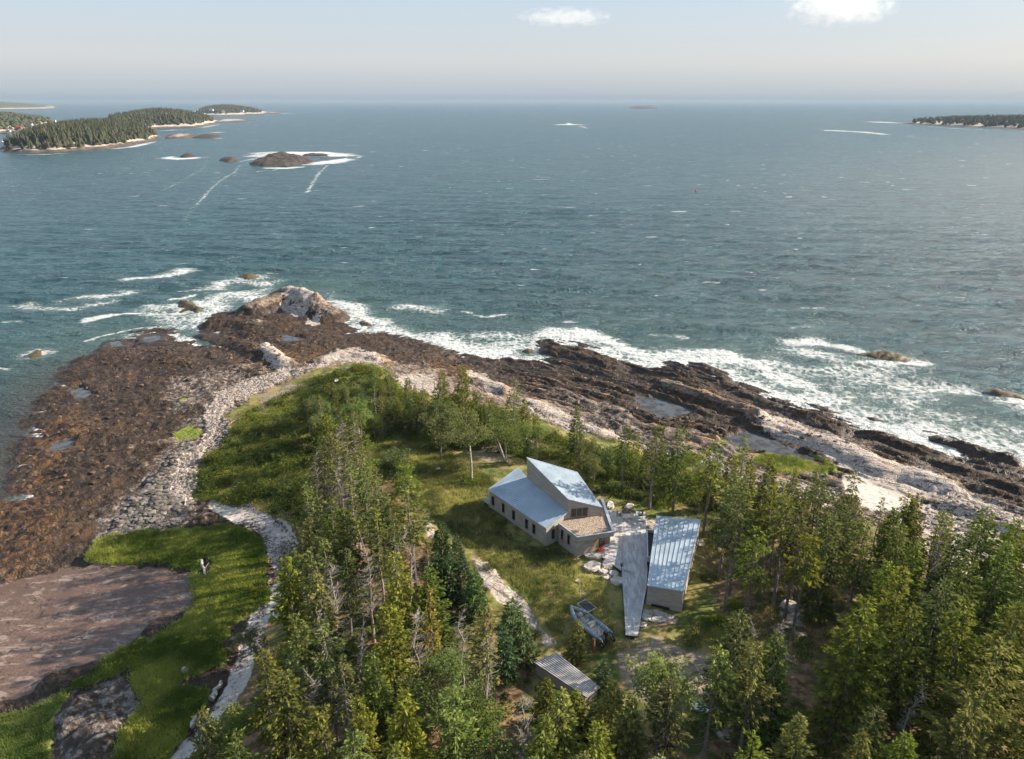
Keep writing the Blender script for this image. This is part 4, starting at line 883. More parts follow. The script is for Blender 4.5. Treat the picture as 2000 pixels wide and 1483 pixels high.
w = MB(); w.cyl((7.4, 96.5, 13.3), (7.4, 96.5, 15.2), .12, 10); w.cyl((7.4, 96.5, 15.15), (7.4, 96.5, 15.3), .19, 10); hl(w.build('flue', M_CAP, hroot))

# ---- the long cabin right of the deck
cFL = P(1264.4, 1143.7, 10.4); cFR = P(1335.1, 1155.3, 10.75); cBR = P(1368.9, 1015, 10.75); cBL = P(1281.7, 1007.3, 10.4)
croot = empty('cabin', (21.5, 84.5, ZB)); tag(croot, 'narrow wood cabin under one long striped metal roof, right of the deck ramp', 'cabin')
def cl_(o): o.location = (-21.5, -84.5, -ZB); return o
cc = (cFL + cFR + cBR + cBL) / 4
def inn(p, k): d = p - cc; d[2] = 0; return p - d / np.linalg.norm(d) * k
q4 = [inn(q, .12) for q in (cFL, cFR, cBR, cBL)]
w = MB(); w.prism([V3(q, ZB + .25) for q in q4], [V3(q, q[2] - .12) for q in q4]); cl_(w.build('wall', M_SIDE, croot))
w = MB(); slab(w, [tuple(q) for q in (cFL, cFR, cBR, cBL)], .14); seams(w, tuple(cFL), tuple(cFR), tuple(cBL), tuple(cBR), .52, .07, .07); cl_(w.build('roof', M_ROOF, croot))
w = MB(); fd_ = (cFR - cFL)[:2] / np.linalg.norm((cFR - cFL)[:2]); c = q4[0][:2] + fd_ * 1.9; w.box((c[0] + fd_[1] * .02, c[1] - fd_[0] * .02, 7.42), (2.4, .1, .36), math.atan2(fd_[1], fd_[0])); cl_(w.build('vent_slot', M_BLACK, croot))
for k in range(4):
    s = 2 + k * 4.3; L_ = np.linalg.norm((q4[2] - q4[1])[:2])
    if s < L_ - 1: cl_(window(croot, q4[1], q4[2], s, 8.3, 9.7, .9, 1, side=1))
for k in range(2): cl_(window(croot, q4[0], q4[3], 3.2 + k * 3.0, 8.2, 9.8, .8, 1, side=-1))
for k in range(5):
    w = MB(); q = q4[1] + (q4[2] - q4[1]) * (k + .2) / 5; w.box((q[0] - .2, q[1], ZB - .1), (.3, .3, .8)); cl_(w.build('pier', M_CONC, croot))
tb = [P(x, y, 9.1) for x, y in ((1264.0, 1034.5), (1280, 1037), (1271, 1088), (1265.2, 1087.6))]
w = MB(); w.prism([V3(q, 7.5) for q in tb], [V3(q, 8.7) for q in tb]); bx_ = cl_(w.build('light_well', M_BLACK, croot))
w = MB()
for i in range(4): curb(tb[i][:2], tb[(i + 1) % 4][:2], 8.3, 9.1, .17, w)
w.build('rim', M_CAP, bx_)

# ---- the deck with its tapering ramp
DZ = 7.6
dk = [(15.3, 100.05), (21.8, 99.6), (20.95, 94.5), (20.04, 87.5), (18.62, 80.6), (15.75, 70.8), (14.28, 70.95), (15.66, 84.0), (12.5, 88.35), (14.1, 90.5), (14.95, 90.7), (13.95, 98.9)]
droot = empty('deck', (17, 88, ZB)); tag(droot, 'weathered grey board deck tapering to a ramp between the house and the cabin', 'deck')
def dl_(o): o.location = (-17, -88, -ZB); return o
w = MB(); w.prism([(x, y, DZ - .1) for x, y in dk], [(x, y, DZ) for x, y in dk]); dl_(w.build('floorboards', M_DECK, droot))
w = MB()
for i in range(len(dk)):
    p, q = dk[i], dk[(i + 1) % len(dk)]; ww = np.asarray(p) * .995 + np.array([17, 86]) * .005; w2 = np.asarray(q) * .995 + np.array([17, 86]) * .005
    curb(ww, w2, DZ - .36, DZ - .105, .07, w)
dl_(w.build('fascia', M_DARK, droot))
for x, y in ((15.2, 84.2), (18.3, 81), (16.9, 77), (15.2, 76), (15.9, 73), (14.7, 73), (13, 88.4), (19.8, 87.6), (20.8, 94.4), (21.5, 99.3), (18, 99.6)):
    w = MB(); w.box((x, y, 7.1), (.18, .18, .5)); dl_(w.build('post', M_DARK, droot))

# ---- corrugated shed roof among the trees
sroot = empty('shed', (6, 61, ZB)); tag(sroot, 'small shed with a ribbed grey metal roof half hidden by the trees below the boat', 'shed')
s1, s2, s3, s4 = (P(1040.5, 1294, 8.7), P(1086.7, 1274.5, 9.1), P(1172.3, 1342.8, 9.1), P(1146.4, 1364, 8.7))
NX = 11; rb = MB()
for i in range(NX):
    t0_, t1_ = (i + .24) / NX, (i + .76) / NX; q = [s2 + (s1 - s2) * t0_, s2 + (s1 - s2) * t1_, s3 + (s4 - s3) * t1_, s3 + (s4 - s3) * t0_]
    rb.prism([V3(p_, p_[2]) for p_ in q], [V3(p_, p_[2] + .09) for p_ in q])
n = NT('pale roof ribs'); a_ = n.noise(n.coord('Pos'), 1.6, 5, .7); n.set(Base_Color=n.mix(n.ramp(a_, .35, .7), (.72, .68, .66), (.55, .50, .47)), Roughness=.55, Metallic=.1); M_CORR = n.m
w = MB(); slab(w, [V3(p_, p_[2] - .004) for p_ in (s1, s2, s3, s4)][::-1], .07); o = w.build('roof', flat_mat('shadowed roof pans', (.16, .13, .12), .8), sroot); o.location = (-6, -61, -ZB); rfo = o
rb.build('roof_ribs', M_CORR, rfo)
sc_ = (s1 + s2 + s3 + s4) / 4
def shr(p): return sc_ + (p - sc_) * .92
w = MB(); w.prism([V3(shr(q), 6.9) for q in (s1, s2, s3, s4)], [V3(shr(q), shr(q)[2] - .1) for q in (s1, s2, s3, s4)]); o = w.build('wall', M_SIDE, sroot); o.location = (-6, -61, -ZB)
# ------------------------------------------------------------------ furniture on the deck
M_SLING = flat_mat('charcoal sling', (.035, .035, .04), .7); M_ALU = flat_mat('brushed frame', (.55, .55, .55), .4, .3); M_PALE = flat_mat('pale cushion', (.62, .60, .56), .9); M_RED = flat_mat('red plastic', (.65, .05, .03), .45)
def armchair(label, loc, rz, frame, cloth, group=None, low=False):
    t = empty('chair' if not low else 'deck_chair', loc, rz); tag(t, label, 'chair', group)
    k = 1.2
    m = MB(); m.box((0, 0, .44 * k), (.58 * k, .56 * k, .09)); m.build('seat', cloth, t)
    m = MB(); m.box((0, -.31 * k, .76 * k), (.58 * k, .06, .62 * k), 0, Vector((1, 0, 0)).rotation_difference(Vector((1, 0, 0))).to_matrix() if False else None); m.build('backrest', cloth, t)
    for sx_ in (-1, 1):
        m = MB(); m.box((sx_ * .33 * k, 0, .66 * k), (.06, .6 * k, .04)); m.build('armrest', frame, t)
        for sy_ in (-1, 1):
            m = MB(); m.cyl((sx_ * .33 * k, sy_ * .28 * k, 0), (sx_ * .33 * k, sy_ * .28 * k, .64 * k), .025, 6); m.build('leg', frame, t)
    return t
def at(px, py, z): p = P(px, py, z); return (float(p[0]), float(p[1]), z)
armchair('charcoal armchair facing right, leftmost of the deck seating', at(1209, 1010, DZ), R(-90), M_ALU, M_SLING, 'armchairs around the deck table')
armchair('pale backed armchair seen from behind, beside the charcoal chair on the left', at(1221, 1014.5, DZ), R(0), M_WHITE, M_PALE, 'armchairs around the deck table')
armchair('pale backed armchair seen from behind, nearer the right hand charcoal chair', at(1232, 1014.5, DZ), R(0), M_WHITE, M_PALE, 'armchairs around the deck table')
armchair('charcoal armchair facing left, at the right end of the deck seating', at(1250, 1011, DZ), R(90), M_ALU, M_SLING, 'armchairs around the deck table')
t = empty('table', at(1228, 1005.5, DZ)); tag(t, 'low glass topped table between the armchairs on the deck', 'table')
m = MB(); m.box((0, 0, .56), (2.2, 1.0, .06)); m.build('table_top', M_SLING, t)
for sx_ in (-1, 1):
    for sy_ in (-1, 1): m = MB(); m.box((sx_ * 1.0, sy_ * .42, .265), (.07, .07, .53)); m.build('leg', M_ALU, t)
t = empty('footstool', at(1253, 1018.5, DZ), R(5)); tag(t, 'low pale wooden bench in front of the right hand deck armchair', 'bench')
m = MB(); m.box((0, 0, .36), (1.25, .42, .06)); m.build('seat', M_PALE, t)
for sx_ in (-.5, .5): m = MB(); m.box((sx_, 0, .165), (.07, .38, .33)); m.build('leg', M_PALE, t)
# red chair at the door
t = empty('folding_chair', at(1172.5, 1077, DZ), R(35)); tag(t, 'small bright red chair on the deck corner by the house door', 'chair')
m = MB(); m.box((0, 0, .36), (.62, .6, .08)); m.build('seat', M_RED, t)
m = MB(); m.prism([(-.32, -.3, .32), (.32, -.3, .32), (.32, -.24, .32), (-.32, -.24, .32)], [(-.3, -.52, .98), (.3, -.52, .98), (.3, -.46, .98), (-.3, -.46, .98)]); m.build('backrest', M_RED, t)
for sx_ in (-1, 1):
    m = MB(); m.box((sx_ * .35, 0, .58), (.09, .6, .04)); m.build('armrest', M_RED, t)
    for sy_ in (-1, 1): m = MB(); m.box((sx_ * .3, sy_ * .25, .17), (.07, .07, .34)); m.build('leg', M_RED, t)
# black post, lantern shape made up for an unidentified dark stand, and driftwood at the inner corner of the ramp
t = empty('black_post', at(1213.5, 1119, 7.3)); tag(t, 'short black post at the inner corner of the ramp', 'lamp post')
m = MB(); m.cyl((0, 0, -.2), (0, 0, 1.25), .05, 8); m.build('pole', M_BLACK, t)
m = MB(); m.cyl((0, 0, 1.2), (0, 0, 1.28), .22, 12); m.cyl((0, 0, 1.28), (0, 0, 1.5), .16, 12); m.cyl((0, 0, 1.5), (0, 0, 1.56), .26, 12); m.build('post_head', M_BLACK, t)
M_DRIFT = flat_mat('silvered driftwood', (.46, .42, .37), .9, 0, .25, 2)
def log(label, a, b, r, zoff=0.0, twigs=0, name='driftwood_log', z=None, up=0.0, seed=0, group='driftwood on the shore'):
    pa = onground(*a) if z is None else (*P(*a, z)[:2], z); pb = onground(*b) if z is None else (*P(*b, z)[:2], z)
    rng = random.Random(seed + 3); m = MB(); pa = Vector(pa); pb = Vector(pb) + Vector((0, 0, up)); pts = []
    for k in range(7):
        q = pa.lerp(pb, k / 6) + Vector((rng.uniform(-.5, .5) * r, rng.uniform(-.5, .5) * r, r * .7 + zoff)); pts.append(q)
    m.tube(pts, [r * (1 - .09 * k) * rng.uniform(.9, 1.1) for k in range(7)], 9)
    for k in range(twigs):
        q = pts[rng.randint(1, 5)]; d = Vector((rng.uniform(-1, 1), rng.uniform(-1, 1), rng.uniform(.1, 1))).normalized() * r * rng.uniform(4, 9)
        m.tube([q, q + d * .6 + Vector((0, 0, .05)), q + d], [r * .4, r * .25, r * .08], 5)
    return tag(m.build(name, M_DRIFT), label, 'log', group)
log('branching silver driftwood piece lying on the deck by the black post', (1218, 1120), (1229, 1124), .09, .5, 7, 'driftwood_branch', None, 0, 1, None)
log('thick pale log lying on the sand strip above the marsh, largest at the bottom left', (411, 1369), (433, 1333), .42, 0, 1, seed=2)
log('short thick log at the lower end of the sand strip, nearest the bottom', (376, 1422), (383, 1399), .34, 0, 0, seed=3)
log('grey log resting across the sand strip beside a shorter crossing log', (541, 1204), (556, 1184), .20, 0, 0, seed=4)
log('short grey log crossing the longer one on the sand strip', (533, 1199), (542, 1210), .20, .1, 0, seed=5)
log('bleached log in the dark gap of the marsh grass', (394, 1098), (402, 1126), .26, .1, 1, seed=6)
log('leaning bare log poking out of the bushes at the beach edge', (522, 1306), (506, 1282), .20, .2, 0, up=1.6, seed=7)
log('branched white driftwood snag where the grey rock meets the turf', (361, 990), (364, 968), .16, .1, 6, seed=8)
log('long thin driftwood pole along the top of the cobble beach', (446, 832), (462, 818), .13, .1, 3, seed=9)
log('slim grey pole lying on the bare forest ground right of the gravel', (1372, 1330), (1357, 1300), .10, .1, 0, seed=10, group=None)
log('fallen grey trunk on the brown forest floor right of the cabin', (1462, 1133), (1472, 1143), .14, .05, 0, seed=11, group=None)

# ------------------------------------------------------------------ boulders by the deck and on the lawn
n = NT('pale granite boulder'); pos = n.coord('Object'); a_ = n.noise(pos, 1.6, 6, .65); b_ = n.noise(pos, .5, 3)
c = n.mix(n.ramp(a_, .35, .7), (.40, .35, .31), (.66, .60, .54)); c = n.mix(n.ramp(n.noise(pos, 3.5, 4, .7), .58, .68), c, (.14, .12, .10)); n.set(Base_Color=c, Roughness=.9); n.bump(a_, .7, .15); M_BOULD = n.m
def boulder(label, px, py, sx_, sy_, sz_, seed, group='granite boulders beside the deck', sink=.25, rz=0):
    sx_, sy_, sz_ = sx_ * .86, sy_ * .86, sz_ * .8
    x, y, z = onground(px, py); rng = np.random.default_rng(seed); nu, nv_ = 26, 15; v = []
    ox, oy = rng.uniform(0, 50, 2)
    th = np.linspace(0, 2 * np.pi, nu, endpoint=False); ph = np.linspace(-np.pi / 2, np.pi / 2, nv_)
    T_, P_ = np.meshgrid(th, ph); X = np.cos(T_) * np.cos(P_); Y = np.sin(T_) * np.cos(P_); Zz = np.sin(P_)
    rr = 1 + .42 * fbm(X * 1.3 + ox, Y * 1.3 + Zz * 1.1 + oy, seed, 4, .6); X, Y, Zz = X * rr, Y * rr, np.clip(Zz * rr, -1, .55 + .16 * fbm(X * 2 + ox, Y * 2, 4, 3) + .12 * X)
    X = np.sign(X) * np.abs(X) ** .85; Y = np.sign(Y) * np.abs(Y) ** .85
    V = np.stack([X * sx_, Y * sy_, Zz * sz_], -1).reshape(-1, 3); i = np.arange(nu * nv_).reshape(nv_, nu)
    F = np.stack([i[:-1], np.roll(i[:-1], -1, 1), np.roll(i[1:], -1, 1), i[1:]], -1).reshape(-1, 4)
    o = link('boulder', npmesh('boulder', V, F, M_BOULD, False), None, (x, y, z + sz_ * (.55 - sink))); o.rotation_euler = (0, 0, rz)
    return tag(o, label, 'boulder', group)
G2 = 'granite boulders on the open ground'
for k, (lab, px, py, a_, b_, c_, g_) in enumerate([
 ('long flat white boulder nearest the house corner and the red chair', 1160, 1089, 1.6, .9, .7, None), ('broadest white boulder of the pile, at its left side', 1157, 1109, 1.45, 1.3, .8, None),
 ('oblong white boulder against the dark deck edge, middle of the pile', 1186, 1106, 1.35, 1.0, .7, None), ('small round boulder in the middle of the pile below the oblong one', 1178, 1118, .7, .7, .5, None),
 ('small boulder touching the ramp corner beneath the black post', 1198, 1122, .85, .7, .5, None), ('small low boulder between the pile and the last one', 1185, 1129, .75, .6, .4, None), ('rounded white boulder at the foot of the pile, beside the ramp', 1205, 1137, 1.05, 1.0, .7, None),
 ('small white boulder alone on the grass left of the house', 1128, 1136, .5, .45, .3, None), ('angular slab lying left of the cabin front corner', 1262, 1207, .9, .7, .35, G2), ('flat slab on the turf at the foot of the cabin wall', 1285, 1213, 1.2, .6, .25, G2),
 ('pale stone beside the right end of the ramp', 1256, 1222, .7, .5, .3, G2), ('white rock showing under the trees behind the cabin', 1368, 1063, 1.0, .6, .5, G2), ('pale rock on the forest ground right of the cabin', 1440, 1108, .7, .4, .4, G2),
 ('largest pale rock among the bare trunks at the right', 1545, 1190, 1.5, .9, .9, G2), ('round pale rock below the largest one among the bare trunks', 1562, 1205, .6, .6, .6, G2), ('small white rock on the rusty clearing edge', 1638, 1212, .5, .4, .6, G2),
 ('white rock in the bushes on the headland', 657, 746, .9, .7, .6, G2), ('small white rock on the green headland path', 646, 770, .6, .5, .5, G2), ('white rock peeping from the lawn brush left of the house', 856, 918, .6, .5, .5, G2),
 ('pale rock at the far corner of the deck', 1228, 991, 1.1, .6, .6, G2), ('flat pale rock behind the house corner beside the deck', 1192, 988, 1.4, .7, .4, G2),
 ('pale rock in shade at the very bottom, under the right spruces', 1415, 1435, 1.2, .9, .8, G2), ('white rock on the marsh near the gravel strip', 361, 1310, .7, .5, .5, G2)]):
    boulder(lab, px, py, a_, b_, c_, 300 + k, g_, .25, k * .7)

# ------------------------------------------------------------------ the inflatable boat on its wheels
bow = P(1117, 1190, 8.2); stern = P(1178, 1238, 8.2); bd = (bow - stern)[:2]; L = 6.6; ang = math.atan2(bd[1], bd[0])
bc = (bow + stern) / 2
bt = empty('inflatable_boat', (bc[0], bc[1], 7.15), ang); tag(bt, 'grey rigid inflatable boat on wheels, parked on the grass left of the ramp', 'boat')
n = NT('grey boat tube'); a_ = n.noise(n.coord('Object'), 1.5, 4, .6); n.set(Base_Color=n.mix(a_, (.20, .25, .29), (.33, .38, .42)), Roughness=.42); M_TUBE = n.m
M_HULL = flat_mat('boat hull', (.34, .36, .37), .45); M_FLOOR = flat_mat('boat floor', (.36, .35, .33), .8); M_TYRE = flat_mat('tyre rubber', (.018, .018, .018), .85); M_TEAL = flat_mat('tube end fabric', (.05, .16, .20), .5)
def outline(o=0.0, n_=14):
    pts = []
    for k in range(n_ + 1): # port from stern to bow
        t = k / n_; x = -3.1 + 6.0 * t; y = (1.0 - o) * (1 - max(0, (t - .55) / .45) ** 2.3 * .96); pts.append((x, y))
    return pts
port = outline(); z0 = .98
rail = [Vector((x, y, z0 + .28 * max(0, (i - 6) / 8) ** 2)) for i, (x, y) in enumerate(port)]
full = rail + [Vector((3.05, 0, z0 + .33))] + [Vector((p.x, -p.y, p.z)) for p in reversed(rail)]
m = MB(); m.tube(full, [.20] + [.26] * (len(full) - 2) + [.20], 12); m.build('tube_collar', M_TUBE, bt, True)
for sg in (-1, 1):
    m = MB(); m.tube([(-3.0, sg * 1.0, z0), (-3.35, sg * 1.0, z0), (-3.6, sg * .98, z0)], [.263, .24, .06], 12); m.build('tube_end', M_TEAL, bt, True)
ks = [(x, max(y - .12, .02)) for x, y in port]
vs = []; 
for x, y in ks: vs += [(x, y, z0 - .12), (x, 0, z0 - .72 + .25 * max(0, (x - 1) / 2) ** 2), (x, -y, z0 - .12)]
fs = []
for i in range(len(ks) - 1): a_ = i * 3; fs += [(a_, a_ + 3, a_ + 4, a_ + 1), (a_ + 1, a_ + 4, a_ + 5, a_ + 2)]
fs += [(0, 1, 2)]; m = MB(); m.add(vs, fs); m.build('hull', M_HULL, bt)
m = MB(); fl_ = [(x, y, z0 - .16) for x, y in ks]; fl2 = [(x, -y, z0 - .16) for x, y in reversed(ks)]; m.prism([(a, b, c - .04) for a, b, c in fl_ + fl2], fl_ + fl2); m.build('floor', M_FLOOR, bt)
m = MB(); m.box((-3.02, 0, z0 - .1), (.08, 1.9, .6)); m.build('transom', M_HULL, bt)
m = MB(); m.prism([(.15, -.42, z0 - .15), (.85, -.36, z0 - .15), (.85, .36, z0 - .15), (.15, .42, z0 - .15)], [(.25, -.40, z0 + .62), (.62, -.34, z0 + .55), (.62, .34, z0 + .55), (.25, .40, z0 + .62)]); cs = m.build('console', M_WHITE, bt)
m = MB(); m.prism([(.55, -.36, z0 + .56), (.59, -.36, z0 + .56), (.59, .36, z0 + .56), (.55, .36, z0 + .56)], [(.30, -.32, z0 + .98), (.34, -.32, z0 + .98), (.34, .32, z0 + .98), (.30, .32, z0 + .98)]); m.build('windscreen', M_GLASS, cs)
m = MB(); m.torus((.12, 0, z0 + .55), .17, .02, (-1, 0, .35), 16, 6); m.build('steering_wheel', M_BLACK, cs)
for k, (x, y, ww) in enumerate(((-.75, 0, .9), (1.35, 0, .7))):
    m = MB(); m.box((x, y, z0 + .08), (.55, ww, .42)); st_ = m.build('seat', M_PALE if k == 0 else M_FLOOR, bt)
    if k == 0: m = MB(); m.box((x - .24, y, z0 + .46), (.1, ww, .36)); m.build('backrest', M_PALE, st_)
m = MB()
for sg in (-1, 1): m.tube([(-2.6, sg * .72, z0 + .05), (-2.55, sg * .66, z0 + .85), (-2.45, sg * .4, z0 + 1.05), (-2.42, 0, z0 + 1.08)], .035, 6)
m.build('arch', M_ALU, bt)
m = MB(); m.box((-3.35, 0, z0 + .42), (.48, .42, .50)); m.box((-3.42, 0, z0 - .15), (.22, .18, .8)); m.cyl((-3.45, 0, z0 - .55), (-3.75, 0, z0 - .55), .10, 10); m.box((-3.35, 0, z0 + .69), (.40, .34, .06)); m.build('outboard_motor', M_BLACK, bt)
# black sun canopy carried above the starboard side
for (x, y, z_) in ():
    pass
m = MB(); m.prism([(-.2, -1.25, 2.62), (1.75, -1.25, 2.66), (1.75, .15, 2.66), (-.2, .15, 2.62)], [(-.2, -1.25, 2.65), (1.75, -1.25, 2.69), (1.75, .15, 2.69), (-.2, .15, 2.65)]); cn = m.build('canopy', M_SLING, bt)
m = MB(); m.tube([(-.22, -1.27, 2.66), (1.77, -1.27, 2.70), (1.77, .17, 2.70), (-.22, .17, 2.66), (-.22, -1.27, 2.66)], .035, 6)
for x, y in ((-.2, -.95), (1.6, -.9), (-.2, .1), (1.6, .1)): m.tube([(x, y, 2.64), (x * .6 + .2, y * .9, 1.1)], .022, 5)
m.build('canopy_frame', M_ALU, cn)
def wheel(c, r, wd, par):
    m = MB(); m.torus(c, r - wd * .42, wd * .5, (0, 1, 0), 22, 8); o = m.build('wheel', M_TYRE, par, True)
    m = MB(); m.cyl((c[0], c[1] - wd * .3, c[2]), (c[0], c[1] + wd * .3, c[2]), (r - wd * .7), 14); m.build('rim', M_ALU, o); return o
wheel((-3.75, .95, .36), .38, .26, bt); wheel((-3.75, -.95, .36), .38, .26, bt); wheel((2.35, 0, .30), .32, .22, bt)
for sg in (-1, 1): m = MB(); m.tube([(-3.05, sg * .7, z0 - .1), (-3.5, sg * .78, z0 - .15), (-3.75, sg * .8, .36)], .05, 6); m.build('wheel_arm', M_ALU, bt)
m = MB(); m.tube([(2.5, 0, z0 - .3), (2.45, 0, .30)], .05, 6); m.build('wheel_arm', M_ALU, bt)
m = MB(); m.cyl((-3.1, .75, z0 + .1), (-3.2, .85, z0 + 1.35), .015, 5); fp = m.build('flag_pole', M_ALU, bt)
vs = []; nn_ = 7
for i in range(nn_ + 1):
    for j in (0, 1): vs.append((-3.2 - .42 * i / nn_, .85 + .05 * math.sin(i * 1.3), z0 + 1.33 - .30 * j - .18 * i / nn_))
n = NT('striped flag cloth'); sp = n.n('ShaderNodeSeparateXYZ'); n.l(n.coord('Object'), sp.inputs[0]); fr_ = n.math('FRACT', n.math('MULTIPLY', sp.outputs[2], 16)); n.set(Base_Color=n.mix(n.ramp(fr_, .45, .55), (.55, .04, .05), (.75, .75, .75)), Roughness=.8)
m = MB(); m.add(vs, [(i * 2, i * 2 + 2, i * 2 + 3, i * 2 + 1) for i in range(nn_)]); m.build('flag', n.m, fp)

# ------------------------------------------------------------------ smaller things
def adirondack(label, px, py, rz, mat, group=None, k=1.25):
    x, y, z = onground(px, py); t = empty('garden_chair', (x, y, z), rz, k); tag(t, label, 'chair', group)
    m = MB(); m.prism([(-.28, -.25, .24), (.28, -.25, .24), (.28, .3, .34), (-.28, .3, .34)], [(-.28, -.25, .28), (.28, -.25, .28), (.28, .3, .38), (-.28, .3, .38)]); m.build('seat', mat, t)
    m = MB(); m.prism([(-.28, -.27, .26), (.28, -.27, .26), (.28, -.23, .26), (-.28, -.23, .26)], [(-.3, -.58, 1.0), (.3, -.58, 1.0), (.3, -.54, 1.0), (-.3, -.54, 1.0)]); m.build('backrest', mat, t)
    for s_ in (-1, 1):
        m = MB(); m.box((s_ * .36, -.02, .58), (.13, .72, .03)); m.build('armrest', mat, t)
        for q in ((s_ * .34, .3), (s_ * .34, -.32)): m = MB(); m.box((q[0], q[1], .28), (.05, .09, .57)); m.build('leg', mat, t)
adirondack('white garden chair by the pale ledge, left one of the pair facing the sea', 1031, 812, R(15), M_WHITE, 'garden chairs facing the sea')
adirondack('white garden chair by the pale ledge, right one of the pair facing the sea', 1041, 813, R(-20), M_WHITE, 'garden chairs facing the sea')
adirondack('pale garden chair in the clearing at the headland wood', 813, 829, R(10), M_WHITE, None)
def buoy(label, px, py, col, k):
    x, y, z = onground(px, py); m = MB(); seg = 10
    m.tube([(0, 0, 0), (0, 0, .08), (0, 0, .25), (0, 0, .5), (0, 0, .62)], [.02, .16, .22, .15, .03], seg); o = m.build('buoy', flat_mat('buoy paint', col, .4), None, True)
    o.location = (x, y, z + .1); o.rotation_euler = (1.3, 0, k); o.scale = (1.5, 1.5, 1.5); tag(o, label, 'buoy', 'fishing buoys by the trees')
buoy('orange fishing buoy in the heap behind the cabin', 1408, 1077, (.75, .25, .02), .3); buoy('white fishing buoy in the heap behind the cabin', 1401, 1074, (.75, .75, .72), 1.5); buoy('yellow fishing buoy in the heap behind the cabin', 1404, 1082, (.7, .45, .04), 2.4)
# pale skiff under the spruces
x, y, z = onground(1374, 1388); t = empty('skiff', (x, y, z), R(-22)); tag(t, 'small pale open skiff half hidden under the spruces at the bottom right', 'boat')
vs = []; K = 9
for i in range(K):
    q = i / (K - 1); x_ = -1.6 + 3.2 * q; hw = .78 * (1 - max(0, (q - .5) / .5) ** 2.2 * .9); vs += [(x_, hw, .55 + .12 * q), (x_, hw * .65, .05), (x_, -hw * .65, .05), (x_, -hw, .55 + .12 * q)]
fs = []
for i in range(K - 1): a_ = i * 4; fs += [(a_ + j, a_ + 4 + j, a_ + 5 + j, a_ + 1 + j) for j in range(3)]
fs += [(0, 1, 2, 3)]; M_SK = flat_mat('pale skiff paint', (.50, .56, .60), .5); m = MB(); m.add(vs, fs); hb = m.build('hull', M_SK, t)
sm = hb.modifiers.new('t', 'SOLIDIFY'); sm.thickness = .04
for x_ in (-.8, .35): m = MB(); m.box((x_, 0, .42), (.28, 1.3, .04)); m.build('seat', M_WHITE, t)
# reddish stump near the shed
x, y, z = onground(1158, 1272); m = MB(); m.tube([(0, 0, -.1), (0, 0, .6), (0, 0, 1.5), (.05, 0, 1.9)], [.32, .26, .24, .18], 9); o = m.build('tree_stump', flat_mat('rusty wood', (.26, .11, .06), .9)); o.location = (x, y, z); tag(o, 'rusty red stump standing between the shed roof and the boat', 'stump')
# channel marker in the open sea
q = P(1359, 374, 0); t = empty('channel_marker', (q[0], q[1], 0), 0, .7); tag(t, 'small red and dark channel marker alone in the open sea', 'buoy')
m = MB(); m.tube([(0, 0, -.6), (0, 0, .3), (0, 0, .6), (0, 0, .8)], [.9, 1.3, 1.2, .5], 14); m.build('float', M_BLACK, t)
m = MB(); m.tube([(0, 0, .7), (0, 0, 2.4), (0, 0, 3.4)], [.75, .5, .1], 12); m.build('body', M_RED, t)
# houses on the far shores
def cottage(label, px, py, z, wd, dp, h, wall, roof, rz):
    wd, dp, h = wd * .75, dp * .75, h * .8
    q = P(px, py, z); t = empty('cottage', (q[0], q[1], z), rz); tag(t, label, 'house', 'cottages on the far shores')
    m = MB(); m.box((0, 0, h / 2), (wd, dp, h)); m.prism([(-wd / 2, -dp / 2, h), (wd / 2, -dp / 2, h), (wd / 2, dp / 2, h), (-wd / 2, dp / 2, h)], [(-wd / 2, -.1, h + dp * .4), (wd / 2, -.1, h + dp * .4), (wd / 2, .1, h + dp * .4), (-wd / 2, .1, h + dp * .4)]); m.build('wall', wall, t)
    m = MB()
    for s_ in (-1, 1): m.prism([(-wd / 2 - .4, s_ * (dp / 2 + .5), h - .4), (wd / 2 + .4, s_ * (dp / 2 + .5), h - .4), (wd / 2 + .4, 0, h + dp * .42), (-wd / 2 - .4, 0, h + dp * .42)], [(-wd / 2 - .4, s_ * (dp / 2 + .5), h - .1), (wd / 2 + .4, s_ * (dp / 2 + .5), h - .1), (wd / 2 + .4, 0, h + dp * .42 + .3), (-wd / 2 - .4, 0, h + dp * .42 + .3)])
    m.build('roof', roof, t)
    for k in (-.28, .28): m = MB(); m.box((wd * k, -dp / 2 - .05, h * .5), (1.2, .12, 1.6)); m.build('window', M_GLASS, t)
M_RWALL = flat_mat('red house paint', (.38, .06, .045), .7); M_WHITE_F = flat_mat('weathered white paint', (.55, .55, .53), .7); M_GROOF = flat_mat('grey shingle', (.22, .22, .23), .8)
cottage('red house at the edge of the leafy far shore', 38, 252, 7, 13, 9, 5, M_RWALL, M_RWALL, R(10)); cottage('white house just right of the red house on the far shore', 62, 246, 9, 10, 8, 5, M_WHITE_F, M_GROOF, R(-20))
cottage('pale house low by the water left of the red house', 17, 258, 4, 11, 7, 3, M_WHITE_F, M_GROOF, R(0)); cottage('white house on the point behind the leafy far shore', 106, 238.5, 6, 14, 9, 5, M_WHITE_F, M_GROOF, R(0)); cottage('small white house beside the one on the point', 122, 240.5, 5, 12, 8, 4, M_WHITE_F, M_GROOF, R(15))
cottage('white cottage highest on the hazy rounded island', 413, 217, 26, 22, 14, 8, M_WHITE_F, M_GROOF, R(0)); cottage('white cottage in the middle of the hazy rounded island', 437, 221.5, 16, 20, 14, 9, M_WHITE_F, M_GROOF, R(20)); cottage('white cottage at the right side of the hazy rounded island', 473, 219.5, 18, 22, 14, 8, M_WHITE_F, M_GROOF, R(-10))
q = P(4, 279, 0); t = empty('motor_boat', (q[0], q[1], 0), R(8)); tag(t, 'white motor boat at the left edge of the far channel', 'boat')
